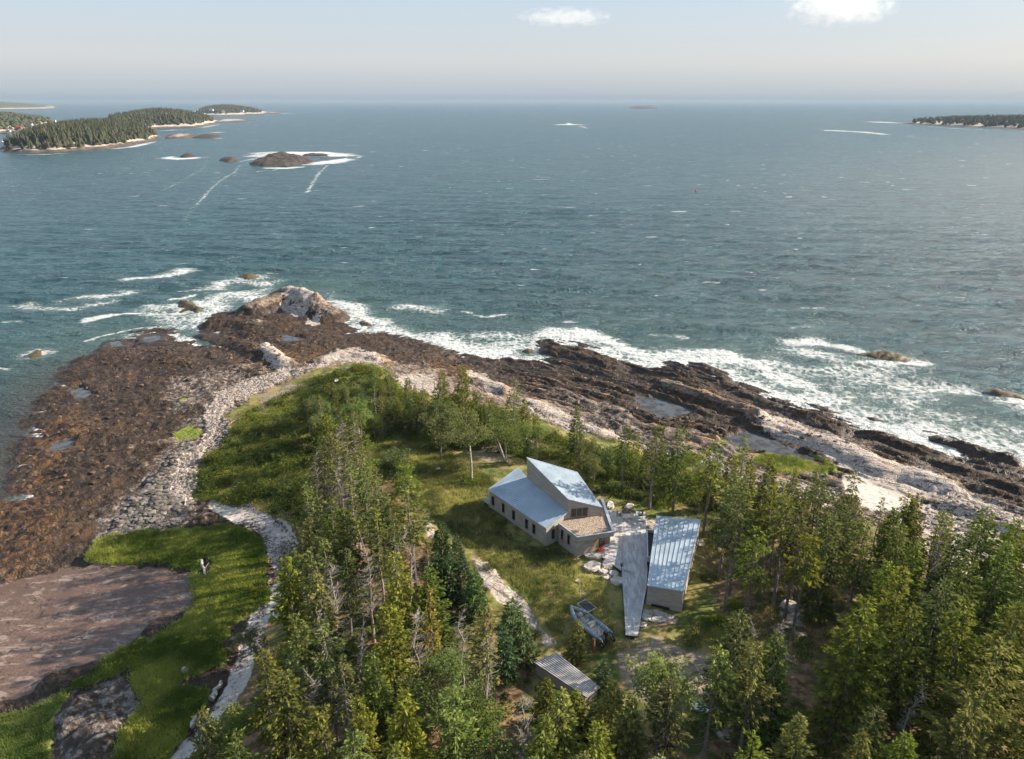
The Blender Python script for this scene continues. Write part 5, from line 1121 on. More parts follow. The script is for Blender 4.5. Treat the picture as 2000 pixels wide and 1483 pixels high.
m = MB(); m.prism([(-4.5, -1.2, -.3), (2.5, -1.2, -.3), (5, 0, -.1), (2.5, 1.2, -.3), (-4.5, 1.2, -.3)], [(-4.6, -1.6, 1.2), (2.8, -1.6, 1.4), (5.6, 0, 1.8), (2.8, 1.6, 1.4), (-4.6, 1.6, 1.2)]); m.build('hull', M_WHITE, t)
m = MB(); m.prism([(-1.5, -1.2, 1.2), (2.2, -1.1, 1.3), (2.2, 1.1, 1.3), (-1.5, 1.2, 1.2)], [(-1.3, -1.1, 3.0), (1.3, -1.0, 3.0), (1.3, 1.0, 3.0), (-1.3, 1.1, 3.0)]); m.build('wheelhouse', M_WHITE, t)
# ------------------------------------------------------------------ foliage materials
def leaf_mat(name, dark, light, trans=.35, hue=.5):
    m = D.materials.new(name); m.use_nodes = True; t = m.node_tree; t.nodes.clear()
    n = NT.__new__(NT); n.m = m; n.t = t
    out = n.n('ShaderNodeOutputMaterial'); df = n.n('ShaderNodeBsdfDiffuse'); tr = n.n('ShaderNodeBsdfTranslucent'); mx = n.n('ShaderNodeMixShader')
    a = n.attr('tint', 0); oi = n.n('ShaderNodeObjectInfo').outputs['Random']
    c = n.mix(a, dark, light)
    hs = n.n('ShaderNodeHueSaturation'); n.l(c, hs.inputs['Color']); n.l(n.ramp(oi, 0, 1, .478, .535, False), hs.inputs['Hue']); n.l(n.ramp(n.math('FRACT', n.math('MULTIPLY', oi, 7.3)), 0, 1, .72, 1.25, False), hs.inputs['Value'])
    n.l(n.ramp(n.math('FRACT', n.math('MULTIPLY', oi, 3.7)), 0, 1, .8, 1.1, False), hs.inputs['Saturation'])
    n.l(hs.outputs[0], df.inputs['Color']); n.l(hs.outputs[0], tr.inputs['Color']); mx.inputs[0].default_value = trans
    n.l(df.outputs[0], mx.inputs[1]); n.l(tr.outputs[0], mx.inputs[2]); n.l(mx.outputs[0], out.inputs['Surface']); return m
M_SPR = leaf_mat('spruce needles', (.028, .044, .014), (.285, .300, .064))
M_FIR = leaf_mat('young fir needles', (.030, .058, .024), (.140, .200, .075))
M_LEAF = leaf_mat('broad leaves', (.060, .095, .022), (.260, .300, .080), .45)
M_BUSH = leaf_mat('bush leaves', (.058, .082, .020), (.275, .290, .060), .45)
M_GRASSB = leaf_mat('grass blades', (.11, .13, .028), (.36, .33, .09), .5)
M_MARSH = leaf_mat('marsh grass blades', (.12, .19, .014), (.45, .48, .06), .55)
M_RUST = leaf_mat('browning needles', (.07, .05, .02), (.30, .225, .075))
n = NT('grey bark'); a_ = n.noise(n.coord('Object', (1, 1, .25)), 6, 4); oi = n.n('ShaderNodeObjectInfo').outputs['Random']
n.set(Base_Color=n.mix(a_, (.075, .06, .05), n.mix(oi, (.20, .165, .14), (.34, .30, .27))), Roughness=.95); M_BARK = n.m
n = NT('dead silver wood'); a_ = n.noise(n.coord('Object', (1, 1, .25)), 5, 4); n.set(Base_Color=n.mix(a_, (.17, .145, .125), (.34, .30, .265)), Roughness=.95); M_DEAD = n.m
n = NT('pale lichened bark'); a_ = n.noise(n.coord('Object', (1, 1, .25)), 6, 4); n.set(Base_Color=n.mix(a_, (.17, .14, .12), (.40, .35, .31)), Roughness=.95); M_PALE_BARK = n.m
n = NT('pale birch bark'); a_ = n.noise(n.coord('Object', (1, 1, 2)), 4, 4); n.set(Base_Color=n.mix(n.ramp(a_, .4, .65), (.52, .48, .43), (.16, .13, .11)), Roughness=.9); M_BIRCH = n.m

class Cards:
    """many small leaf or twig shaped faces, gathered into one crown mesh"""
    def __init__(s, seed): s.r = np.random.default_rng(seed); s.v = []; s.t = []
    def add(s, p, d, ln, wd, tint):
        r = s.r; n_ = len(p); d = d / (np.linalg.norm(d, axis=1, keepdims=True) + 1e-9)
        w = np.cross(d, r.normal(0, 1, (n_, 3)) + np.array([0, 0, 1.2])); w /= np.linalg.norm(w, axis=1, keepdims=True) + 1e-9
        ln = np.broadcast_to(ln, n_)[:, None]; wd = np.broadcast_to(wd, n_)[:, None]
        m_ = p + d * ln * .5
        s.v.append(np.stack([p, m_ + w * wd * .5, p + d * ln, m_ - w * wd * .5], 1)); s.t.append(np.clip(np.broadcast_to(tint, n_), 0, 1))
    def mesh(s, name, mat):
        v = np.concatenate(s.v); t = np.concatenate(s.t); n_ = len(v)
        me = npmesh(name, v.reshape(-1, 3), np.arange(n_ * 4).reshape(n_, 4), mat)
        q = np.repeat(t, 4); setcol(me, 'tint', np.stack([q, q, q], -1)); return me
    def arrays(s): return np.concatenate(s.v), np.concatenate(s.t)

def spruce(seed, H, Rm, start, dens=1.0, gap=.25, dead=.3, taper=.85, mat=None, bark=None, up=0.0, twigs=14):
    """trunk mesh and crown mesh of a conifer"""
    r = np.random.default_rng(seed); rr = random.Random(seed); C = Cards(seed); m = MB()
    bend = [(rr.uniform(-.02, .02) * H * math.sin(k / 6 * 2), rr.uniform(-.02, .02) * H * math.sin(k / 6 * 2)) for k in range(7)]
    tp = [(bend[k][0] * .5, bend[k][1] * .5, H * k / 6 * .99 - .3) for k in range(7)]
    m.tube(tp, [max(.02, (.012 * H + .04) * (1 - k / 6.1)) for k in range(7)], 7)
    def axis(z): 
        q = min(max(z / H * 6, 0), 5.999); i = int(q); f = q - i; return np.array([tp[i][0] * (1 - f) + tp[i + 1][0] * f, tp[i][1] * (1 - f) + tp[i + 1][1] * f, z])
    z = start * H; az0 = 0
    lobes = [(rr.uniform(0, 6.28), rr.uniform(.2, .95)) for _ in range(5)]
    while z < H * .985:
        t = (z / H - start) / (1 - start); base = (1 - t) ** taper * min(1, .45 + t * 4.5)
        nb = 5 if t > .8 else 6; az0 += 1.1
        for k in range(nb):
            az = az0 + 2 * math.pi * k / nb + rr.uniform(-.35, .35)
            L = Rm * base * rr.uniform(.6, 1.18) + .18
            for la, lt in lobes:
                if abs(lt - t) < .13 and math.cos(az - la) > .4: L *= 1 - gap * 1.6
            if rr.random() < gap * .5: continue
            sl = -.30 + .75 * t + up + rr.uniform(-.12, .12)
            dr = np.array([math.cos(az), math.sin(az), 0]); nn_ = max(3, int(L * twigs * dens))
            s = np.sqrt(r.uniform(.04, 1, nn_)); drop = -.16 * L * s ** 2 + .16 * L * s ** 5
            p = axis(z) + dr * (s * L)[:, None] + np.array([0, 0, 1.0]) * (sl * s * L * .6 + drop)[:, None]
            side = np.array([-dr[1], dr[0], 0]); sg = r.choice([-1, 1], nn_)[:, None]
            d = dr * r.uniform(.5, 1.2, (nn_, 1)) + side * sg * r.uniform(.2, 1.0, (nn_, 1)) * (1.15 - s)[:, None] + np.array([0, 0, 1.0]) * r.normal(-.12 + up, .28, (nn_, 1))
            p += side * sg * (r.uniform(0, .22, nn_) * L * (1.1 - s))[:, None] + r.normal(0, .05, (nn_, 3))
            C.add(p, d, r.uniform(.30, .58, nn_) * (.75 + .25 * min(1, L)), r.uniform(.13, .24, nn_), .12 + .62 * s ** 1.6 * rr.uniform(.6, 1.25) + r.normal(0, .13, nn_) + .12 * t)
        z += rr.uniform(.26, .42) / dens ** .3
    top = axis(H * .97); C.add(np.repeat([top], 8, 0), r.normal(0, .35, (8, 3)) + [0, 0, 1], .5, .12, .6)
    # dead snags under the crown and bare spurs through it
    nd = int(dead * H * 3.2)
    for _ in range(nd):
        zz = rr.uniform(.12, min(.8, start + .35)) * H; az = rr.uniform(0, 6.28); L = rr.uniform(.5, 1.0) * Rm * .75
        a = Vector(axis(zz)); d = Vector((math.cos(az), math.sin(az), rr.uniform(-.35, .15)))
        m.tube([a, a + d * L * .6, a + d * L + Vector((0, 0, .12 * L))], [.028, .018, .006], 3, False)
    me = D.meshes.new('trunk'); me.from_pydata(m.v, [], m.f); me.materials.append(bark or M_BARK)
    return me, C.mesh('crown', mat or M_SPR)
def dead_tree(seed, H, Rm, start=.2, n_=90, mat=None):
    rr = random.Random(seed); m = MB()
    tp = [(rr.uniform(-.01, .01) * H * k, rr.uniform(-.01, .01) * H * k, H * k / 6 - .3 * (k == 0)) for k in range(7)]
    m.tube(tp, [max(.02, (.011 * H + .04) * (1 - k / 6.2)) for k in range(7)], 7)
    tw = MB()
    for _ in range(n_):
        t = rr.uniform(start, .98); q = t * 6; i = min(int(q), 5); f = q - i
        a = Vector(tp[i]).lerp(Vector(tp[i + 1]), f); az = rr.uniform(0, 6.28); L = Rm * (1.08 - t) ** .6 * rr.uniform(.45, 1.1)
        d = Vector((math.cos(az), math.sin(az), rr.uniform(-.25, .25))); e = a + d * L + Vector((0, 0, .22 * L))
        tw.tube([a, a + d * L * .5 - Vector((0, 0, .04 * L)), e], [.035, .024, .008], 3, False)
        for _ in range(6):
            s = rr.uniform(.3, 1); b = a.lerp(e, s); dd = (d + Vector((rr.uniform(-1, 1), rr.uniform(-1, 1), rr.uniform(-.5, .7)))).normalized() * L * rr.uniform(.15, .38)
            tw.tube([b, b + dd * .5 + Vector((0, 0, .02)), b + dd], [.016, .011, .004], 3, False)
    a = D.meshes.new('trunk'); a.from_pydata(m.v, [], m.f); a.materials.append(mat or M_DEAD)
    b = D.meshes.new('branches'); b.from_pydata(tw.v, [], tw.f); b.materials.append(mat or M_DEAD)
    return a, b
def leafy(seed, H, Rm, start, n_=5200, bark=None, mat=None, stems=1, ls=.24):
    r = np.random.default_rng(seed); rr = random.Random(seed); m = MB(); C = Cards(seed); tips = []
    for sidx in range(stems):
        ln = Vector((rr.uniform(-.12, .12), rr.uniform(-.12, .12), 1)) if stems == 1 else Vector((rr.uniform(-.4, .4), rr.uniform(-.4, .4), 1))
        fork = ln * H * start; m.tube([Vector((sidx * .2, 0, -.3)), fork * .5 + Vector((.1, 0, 0)), fork], [.012 * H + .04, .011 * H + .02, .010 * H], 7)
        for k in range(9 // stems + 2):
            az = rr.uniform(0, 6.28); el = rr.uniform(.2, 1.3); L = H * (1 - start) * rr.uniform(.45, .85)
            d = Vector((math.cos(az) * math.cos(el) * Rm / (H * (1 - start)) * 1.5, math.sin(az) * math.cos(el) * Rm / (H * (1 - start)) * 1.5, math.sin(el)))
            e = fork + d * L; mid = fork.lerp(e, .5) + Vector((rr.uniform(-.2, .2), rr.uniform(-.2, .2), .1)); m.tube([fork, mid, e], [.007 * H, .045, .015], 5, False)
            tips += [e, mid.lerp(e, .5)]
            for _ in range(4):
                q = mid.lerp(e, rr.uniform(0, 1)); f = q + Vector((rr.uniform(-1, 1), rr.uniform(-1, 1), rr.uniform(-.2, .9))) * Rm * .42; m.tube([q, f], [.025, .008], 3, False); tips.append(f)
    tips = np.array([list(t_) for t_ in tips]); cr = r.uniform(.45, 1.0, len(tips)) * Rm * .36
    idx = r.integers(0, len(tips), n_); u = r.normal(0, 1, (n_, 3)); u /= np.linalg.norm(u, axis=1, keepdims=True); rad = r.uniform(.35, 1, n_) ** .5
    p = tips[idx] + u * (cr[idx] * rad)[:, None] * [1, 1, .75]; br = r.uniform(0, 1, len(tips))
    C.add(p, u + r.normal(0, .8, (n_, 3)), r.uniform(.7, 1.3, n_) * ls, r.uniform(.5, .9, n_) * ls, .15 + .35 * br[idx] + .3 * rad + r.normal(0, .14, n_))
    me = D.meshes.new('trunk'); me.from_pydata(m.v, [], m.f); me.materials.append(bark or M_BARK)
    return me, C.mesh('crown', mat or M_LEAF)
def bush_cards(C, r, c, rx, rz, n_, ls=.2, tint0=.15):
    u = r.normal(0, 1, (n_, 3)); u[:, 2] = np.abs(u[:, 2]); u /= np.linalg.norm(u, axis=1, keepdims=True)
    lump = 1 + .28 * np.sin(u[:, 0] * 5 + c[0]) * np.cos(u[:, 1] * 5 + c[1]) + .15 * np.sin(u[:, 2] * 9 + c[1]); rad = r.uniform(.3, 1, n_) ** .4
    p = np.asarray(c) + u * (rad * lump)[:, None] * [rx, rx, rz]
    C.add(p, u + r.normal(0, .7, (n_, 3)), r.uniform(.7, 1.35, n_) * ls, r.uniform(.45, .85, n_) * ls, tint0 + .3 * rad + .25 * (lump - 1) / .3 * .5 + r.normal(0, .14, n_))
def bush(seed, rx, rz, n_=1500, mat=None, ls=.2):
    r = np.random.default_rng(seed); C = Cards(seed)
    bush_cards(C, r, (0, 0, 0), rx, rz, n_ // 2, ls)
    for k in range(4): a = r.uniform(0, 6.28); bush_cards(C, r, (math.cos(a) * rx * .55, math.sin(a) * rx * .55, 0), rx * .6, rz * r.uniform(.5, .95), n_ // 8, ls)
    return C.mesh('bush', mat or M_BUSH)

# kinds: prototypes stand 10 m tall (trunk + crown) and are scaled when placed
def kind(fn, *a, **k): return fn(*a, **k)
KINDS = {
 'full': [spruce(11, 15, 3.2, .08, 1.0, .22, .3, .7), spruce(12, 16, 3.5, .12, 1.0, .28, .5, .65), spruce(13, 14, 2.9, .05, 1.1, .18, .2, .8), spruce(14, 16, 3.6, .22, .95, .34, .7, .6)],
 'tall': [spruce(21, 18, 2.9, .42, .95, .36, .9, .62), spruce(22, 18, 3.3, .35, .9, .42, 1.0, .6), spruce(23, 19, 2.8, .50, .95, .34, .8, .55), spruce(24, 18, 3.2, .30, .85, .46, 1.0, .7)],
 'thin': [spruce(31, 17, 1.9, .50, .7, .5, 2.2, bark=M_PALE_BARK), spruce(32, 17, 2.1, .58, .7, .5, 2.4, bark=M_PALE_BARK), spruce(33, 16, 1.8, .42, .65, .55, 2.0, bark=M_PALE_BARK)],
 'bare': [spruce(35, 17, 2.7, .55, .9, .38, .9, .6), spruce(36, 18, 2.9, .62, .9, .36, 1.0, .55), spruce(37, 17, 2.4, .52, .85, .44, 1.2, .6)],
 'rust': [spruce(41, 15, 1.9, .2, .8, .35, .9, mat=M_RUST)],
 'fir': [spruce(51, 7, 1.9, .03, 1.25, .08, 0, .9, M_FIR, up=.12), spruce(52, 6, 1.7, .02, 1.3, .06, 0, .95, M_FIR, up=.15)],
 'dead': [dead_tree(61, 15, 2.2, .25, 110), dead_tree(62, 14, 2.4, .15, 130), dead_tree(63, 16, 1.7, .4, 80)],
 'leafy': [leafy(71, 10, 3.4, .35), leafy(72, 9, 3.0, .3), leafy(73, 11, 3.8, .38, 6500)],
 'birch': [leafy(81, 12, 2.8, .55, 4200, M_BIRCH), leafy(82, 12, 2.6, .60, 3600, M_BIRCH)],
 'multi': [leafy(91, 11, 3.6, .35, 6000, M_BIRCH, stems=3)],
}
HT = {'full': [15, 16, 14, 16], 'tall': [18, 18, 19, 18], 'thin': [17, 17, 16], 'bare': [17, 18, 17], 'rust': [15], 'fir': [7, 6], 'dead': [15, 14, 16], 'leafy': [10, 9, 11], 'birch': [12, 12], 'multi': [11]}
NM = {'full': ('spruce_tree', 'spruce'), 'tall': ('spruce_tree', 'spruce'), 'thin': ('spruce_tree', 'spruce'), 'bare': ('spruce_tree', 'spruce'), 'rust': ('spruce_tree', 'spruce'), 'fir': ('fir_tree', 'fir tree'),
      'dead': ('dead_tree', 'dead tree'), 'leafy': ('leafy_tree', 'tree'), 'birch': ('birch_tree', 'birch'), 'multi': ('leafy_tree', 'tree')}
TREES = []
rt = random.Random(99)
def tree(kd, x, y, h, label, group=None, var=None, wide=1.0):
    k = var if var is not None else rt.randrange(len(KINDS[kd])); a, b = KINDS[kd][k]; s = h / HT[kd][k]
    o = empty(NM[kd][0], (x, y, ground(x, y)), rt.uniform(0, 6.28)); o.scale = (s * wide * rt.uniform(.92, 1.08), s * wide * rt.uniform(.92, 1.08), s)
    o.rotation_euler = (rt.uniform(-.03, .03), rt.uniform(-.03, .03), rt.uniform(0, 6.28))
    tag(o, label, NM[kd][1], group)
    link('trunk', a, o); link('branches' if kd == 'dead' else 'crown', b, o); TREES.append((x, y, h, kd)); return o
def by_top(px, py, h):
    """where a tree of height h must stand for its tip to be seen at a pixel"""
    z = 6.5
    for _ in range(6): p = P(px, py, z + h); z = ground(p[0], p[1])
    return float(p[0]), float(p[1])
EXPL = [ # kind, tip pixel, height, what sets it apart
 ('full',755,706,11,'dark dense spruce, nearest the sea on the green headland'), ('thin',729,742,10,'sparse brownish spruce left of the dark headland spruce'), ('full',858,722,12,'dark spruce, left of the pair standing before the bare ledges'), ('full',903,712,15,'tallest dark spruce, right of the pair standing before the bare ledges'),
 ('tall',1003,742,14,'dark spruce right of the pale square ledge'), ('full',962,778,7,'short black green spruce beneath the pale square ledge'), ('full',690,775,6,'small dark spruce in the headland bushes'), ('full',652,757,6,'small dark spruce beside the headland path'),
 ('multi',985,788,12,'wide many stemmed tree with bent pale trunks above the house'), ('birch',918,792,15,'birch with one long bare white trunk left of the house'), ('leafy',856,785,12,'spreading pale leaved tree above the lawn, left of the white trunk birch'), ('birch',700,775,13,'slim birch with a bare lower trunk on the left edge of the lawn'),
 ('full',1130,793,11,'lone pointed spruce by the shore turf behind the house'), ('tall',1223,828,13,'thin grey green spruce behind the upper storey of the house'), ('bare',1283,823,16,'slender spruce with bare trunk behind the far edge of the deck'), ('full',1330,832,16,'dark bushy spruce behind the far end of the cabin'), ('bare',1395,856,17,'open spruce with broad arms just right of the cabin end'), ('thin',1453,850,15,'thin spruce spire against the moss and tide pool'),
 ('full',1510,893,13,'dark spruce beside the yellow green moss on the shore'), ('tall',1607,915,14,'spruce with open crown left of the beach sand'), ('full',1675,920,14,'very dark spruce in front of the beach sand'), ('tall',1643,957,14,'green spruce just below the beach sand'), ('thin',1727,972,11,'grey thin spruce against the right end of the beach sand'), ('full',1780,962,14,'spruce left of twin tips before the smooth granite'), ('full',1799,963,14,'spruce right of twin tips before the smooth granite'),
 ('full',1843,997,14,'pointed spruce with tiered arms before the pale shingle slope'), ('full',1938,992,17,'large dark spruce standing before the striped pale rocks'), ('full',1990,1015,16,'dark spruce at the right edge below the shore rocks'), ('bare',1545,965,17,'spruce with long bare trunk over the brown clearing'), ('bare',1517,948,17,'leaning spruce with a pale trunk over the brown clearing'), ('bare',1455,935,18,'tall lichen grey spruce, right of the cabin roof'), ('bare',1430,925,17,'tall spruce whose crown nearly touches the cabin roof'),
 ('bare',1570,990,17,'broad spruce above the whitish forest rock'), ('full',1628,998,16,'olive spruce right of the whitish forest rock'), ('rust',1575,1000,14,'yellowish spruce top among green crowns right of the cabin'), ('tall',1700,1010,17,'spruce below the twin tips near the beach sand'),
 ('dead',612,878,16,'bare grey snag with drooping twigs at the left edge of the wood'), ('dead',640,905,13,'slim dead snag right beside the grey snag on the wood edge'), ('tall',645,805,16,'grey green spruce at the upper left of the left wood'), ('thin',668,792,17,'lichen grey spruce between the headland bushes and the lawn'), ('thin',690,800,17,'dull grey spruce beside the slim birch on the lawn edge'), ('thin',655,850,17,'sparse spruce in the row above the grey snag'), ('thin',678,862,17,'half bare spruce in the upper row of the left wood'), ('tall',705,870,15,'spruce by the upper lawn with a twiggy base'),
 ('leafy',768,868,10,'broad pale green leafy tree in the middle of the upper lawn'), ('leafy',790,898,9,'lower leafy tree overlapping the pale green one on the lawn'), ('tall',712,915,16,'spruce left of the pale green lawn tree'), ('tall',800,928,19,'tall spruce with sparse top and long bare arms beside the lawn'), ('tall',745,958,17,'yellow green spruce in the heart of the left wood'), ('rust',775,975,14,'reddish grey spruce in the heart of the left wood'), ('thin',735,990,17,'twiggy spruce with many pale stems below it'), ('thin',765,1005,17,'bare stemmed spruce above the pale stems'), ('dead',790,1015,16,'dead pole with crossing limbs near the lawn edge'),
 ('tall',640,985,16,'spruce over the bend of the sand strip'), ('tall',680,990,16,'spruce beside the one over the bend of the sand strip'), ('tall',600,1010,14,'low spruce hard by the bend of the sand strip'), ('fir',860,1020,7,'topmost young fir on the shaded lawn edge'), ('fir',890,1045,5.5,'second young fir from the top of the lawn edge'), ('fir',876,1075,8,'broad blue green fir between lawn and wood'), ('fir',905,1090,7,'young fir left of the pale ledge top'), ('fir',925,1115,7,'small fir touching the pale ledge'), ('fir',850,1080,8,'fir under the long armed spruce'),
 ('full',560,1090,15,'yellow green spruce leaning over the sand strip and logs'), ('full',1128,1213,6.2,'bushy young spruce right in front of the inflatable boat'), ('fir',1000,1170,8,'fir at the left of the narrow pale ledge'), ('fir',1020,1205,7,'fir halfway down the pale ledge'), ('fir',985,1225,7.5,'blue green fir below the pale ledge'), ('dead',897,1185,15,'tall silvery dead tree in the lower wood'), ('thin',945,1165,19,'tall half dead spruce with rusty bare trunk beside the silvery one'),
 ('leafy',855,1290,11,'big round light green tree at the bottom centre'), ('leafy',830,1350,10,'second light green crown below the big round one'), ('leafy',925,1340,10,'leafy crown right of the big round one'), ('leafy',430,1380,9,'fresh green leafy tree beside the bottom of the sand strip'), ('leafy',490,1225,6,'small leafy tree crowding the sand strip'), ('dead',478,1200,6,'little dead tree on the edge of the sand strip'),
 ('dead',1030,1350,13,'pale lichen crowned dead tree at the bottom, left of the shed roof'), ('full',1200,1325,12,'bright yellow green spruce right of the shed roof'), ('full',1240,1345,13,'spruce between the shed roof and the gravel'), ('full',1122,1350,7,'small bushy spruce against the long side of the shed'), ('full',1068,1322,7,'small bushy spruce at the left corner of the shed'), ('fir',1165,1366,5.5,'low fir at the near corner of the shed'), ('full',1090,1350,14,'dense spruce directly below the shed roof'), ('birch',1305,1275,15,'slim bare topped birch over the gravel'), ('tall',1310,1330,15,'yellow green spruce at the lower end of the gravel'), ('fir',1180,1290,5,'low bright bush like fir at the right tip of the shed roof'),
 ('dead',1475,1205,13,'grey dead top among living crowns below the clearing'), ('dead',1530,1200,14,'silvery dead spire beside the brown clearing'), ('full',1450,1195,15,'yellow green spruce below the cabin corner'), ('bare',1400,1270,16,'spruce with dark bare trunk right of the gravel'), ('tall',1480,1250,17,'large spruce in front of the brown clearing'), ('full',1530,1240,16,'broad spruce right of the grey dead top'), ('full',1690,1165,19,'huge layered spruce right of the brown clearing'), ('full',1760,1110,18,'great spruce uphill of the huge layered one'), ('full',1850,1130,18,'great spruce in the thick of the right wood'), ('full',1900,1180,18,'broad crowned spruce in the thick of the right wood'), ('full',1960,1240,18,'broad spruce by the right edge, lower part'), ('full',1710,1375,12,'bright top of a spruce at the bottom right'), ('dead',1800,1330,12,'tangled dead tree in the dark gap at the bottom right')]
for kd, px, py, h, lab in EXPL:
    x, y = by_top(px, py, h); tree(kd, x, y, h, lab, None, None if h > 7.5 or kd != 'full' else 2, 1.0 if h > 7.5 or kd != 'full' else 1.45)
# the rest of the woods, spaced out
def inpoly(x, y, poly):
    c = False; n_ = len(poly)
    for i in range(n_):
        ax, ay = poly[i]; bx, by = poly[(i + 1) % n_]
        if (ay > y) != (by > y) and x < (bx - ax) * (y - ay) / (by - ay) + ax: c = not c
    return c
def free(x, y, d):
    if 10 < x < 23.5 and 69 < y < 102: return False
    if (x - 9.5) ** 2 + (y - 73) ** 2 < 22: return False
    for a, b, r_ in ((2, 97, 9), (9, 92, 8), (20.5, 78, 7), (25, 88, 6), (6, 61, 4.5)):
        if (x - a) ** 2 + (y - b) ** 2 < r_ * r_: return False
    return all((x - q[0]) ** 2 + (y - q[1]) ** 2 > d * d * (0.35 if q[3] == 'fir' else 2.2 if q[3] in ('leafy', 'multi') and q[2] > 8 else 1) for q in TREES)
WOODS = [ # name for labels, outline on the ground (pixels), spacing, heights, mix
 ('in the thick wood between the sand strip and the lawn', [(600,1010),(650,930),(700,900),(735,960),(800,1030),(830,1100),(860,1180),(800,1260),(640,1280),(570,1230),(590,1120)], 2.6, (13, 17), ('tall', 'thin', 'thin', 'dead', 'bare', 'thin'), 'spruces of the left wood'),
 ('in the lower wood left of the narrow pale ledge', [(570,1240),(640,1280),(800,1260),(850,1290),(900,1400),(1000,1500),(900,1560),(520,1560),(500,1400),(540,1320)], 3.1, (13, 17), ('full', 'tall', 'full', 'thin', 'rust', 'dead', 'leafy'), 'spruces of the lower left wood'),
 ('along the very bottom edge beneath the shed', [(430,1560),(1300,1560),(1290,2050),(330,2050)], 3.6, (12, 16), ('full', 'tall', 'full'), 'spruces along the bottom edge'),
 ('on the shore side of the wood right of the cabin', [(1400,1000),(1450,975),(1560,1000),(1720,1060),(1900,1150),(2250,1280),(2250,1370),(1900,1230),(1680,1140),(1560,1110),(1420,1080)], 3.8, (12, 16), ('full', 'tall', 'bare', 'full'), 'spruces on the shore side of the right wood'),
 ('in the middle of the wood at the right', [(1650,1150),(1900,1240),(2250,1380),(2300,1700),(1700,1560),(1660,1400),(1680,1280)], 4.4, (15, 18), ('full', 'full', 'bare', 'full', 'tall', 'full', 'dead'), 'spruces in the middle of the right wood'),
 ('at the bottom right corner wood', [(1330,1520),(1700,1570),(2300,1720),(2500,2200),(1300,2200)], 4.0, (12, 16), ('full', 'full', 'tall', 'dead'), 'spruces at the bottom right'),
 ('on the bare brown clearing right of the cabin', [(1400,1150),(1480,1120),(1600,1150),(1640,1230),(1560,1300),(1430,1260)], 3.8, (15, 17), ('bare', 'bare'), 'bare stemmed spruces on the brown clearing'),
 ('behind the house and the cabin', [(1120,900),(1350,905),(1400,950),(1390,1000),(1270,985),(1150,955)], 3.4, (4, 8), ('fir', 'full', 'leafy'), 'small trees behind the house'),
 ('in the bushes of the headland wood', [(590,820),(640,790),(720,755),(800,785),(960,810),(1060,850),(1050,900),(960,890),(850,850),(760,830),(690,870),(620,900)], 2.8, (6, 10), ('full', 'leafy', 'thin', 'leafy', 'fir'), 'small trees of the headland wood')]
DESC = {'full': 'dense green spruce', 'tall': 'bare stemmed green topped spruce', 'thin': 'thin grey lichened spruce', 'bare': 'high crowned bare trunk spruce', 'rust': 'yellow brown spruce', 'fir': 'small blue green fir', 'dead': 'leafless dead tree', 'leafy': 'small leafy tree', 'birch': 'birch'}
LEFT_SKY = [(400,1380),(480,1250),(540,1120),(575,1010),(600,900),(640,815),(700,800),(725,880),(745,960),(790,985),(815,1000),(835,1060),(850,1110),(880,1150),(935,1180),(1000,1240),(1010,1320),(1060,1350),(1170,1365),(1200,1325),(1240,1345),(1290,1320),(1320,1335),(1350,1400)]
RIGHT_SKY = [(1300,1340),(1370,1290),(1385,900),(1450,875),(1510,900),(1600,925),(1640,965),(1700,1010),(1745,990),(1800,975),(1850,1010),(1890,1060),(1930,1000),(1990,1025),(2100,1020)]
FRONT_SKY = [(1200,1340),(1300,1330),(1380,1290),(1440,1200),(1530,1200),(1590,1300),(1640,1330),(1680,1190),(1800,1180),(2100,1150)]
SKY = [LEFT_SKY, LEFT_SKY, LEFT_SKY, RIGHT_SKY, RIGHT_SKY, FRONT_SKY, [(1300,900),(1700,960)], None, None]
def fit(x, y, h, line):
    xs = [q[0] for q in line]; ys = [q[1] for q in line]; gz = ground(x, y)
    while h > 3.5:
        a_ = proj(np.array([x]), np.array([y]), np.array([gz + h])); lim = np.interp(a_[0][0], xs, ys)
        if a_[1][0] >= lim: return h
        h -= .5
    return 0
cnt = 0
for (where, poly, sp_, (h0, h1), mixk, grp), skyl in zip(WOODS, SKY):
    w = np.array([P(x, y, 7)[:2] for x, y in poly]); x0, y0 = w.min(0); x1, y1 = w.max(0); tries = int((x1 - x0) * (y1 - y0) * 1.6)
    wl = [tuple(q) for q in w]
    for _ in range(tries):
        x = rt.uniform(x0, x1); y = rt.uniform(y0, y1)
        if not inpoly(x, y, wl): continue
        if not free(x, y, sp_): continue
        h = rt.uniform(h0, h1); kd = rt.choice(mixk)
        if skyl:
            h = fit(x, y, h, skyl)
            if h < 6: continue
        gz = ground(x, y)
        a_ = proj(np.array([x]), np.array([y]), np.array([gz + h])); b_ = proj(np.array([x]), np.array([y]), np.array([gz]))
        if a_[1][0] > 1500 or a_[0][0] < -60 or a_[0][0] > 2080 or y < 12: continue
        if kd == 'fir': h = rt.uniform(3, 6)
        if kd == 'leafy': h = min(h, rt.uniform(4.5, 8))
        tree(kd, x, y, h, f'{DESC[kd]} {where}', f'{grp}, {kd} kind'); cnt += 1
print('TREES', len(TREES), cnt, {k: sum(1 for t in TREES if t[3] == k) for k in KINDS})

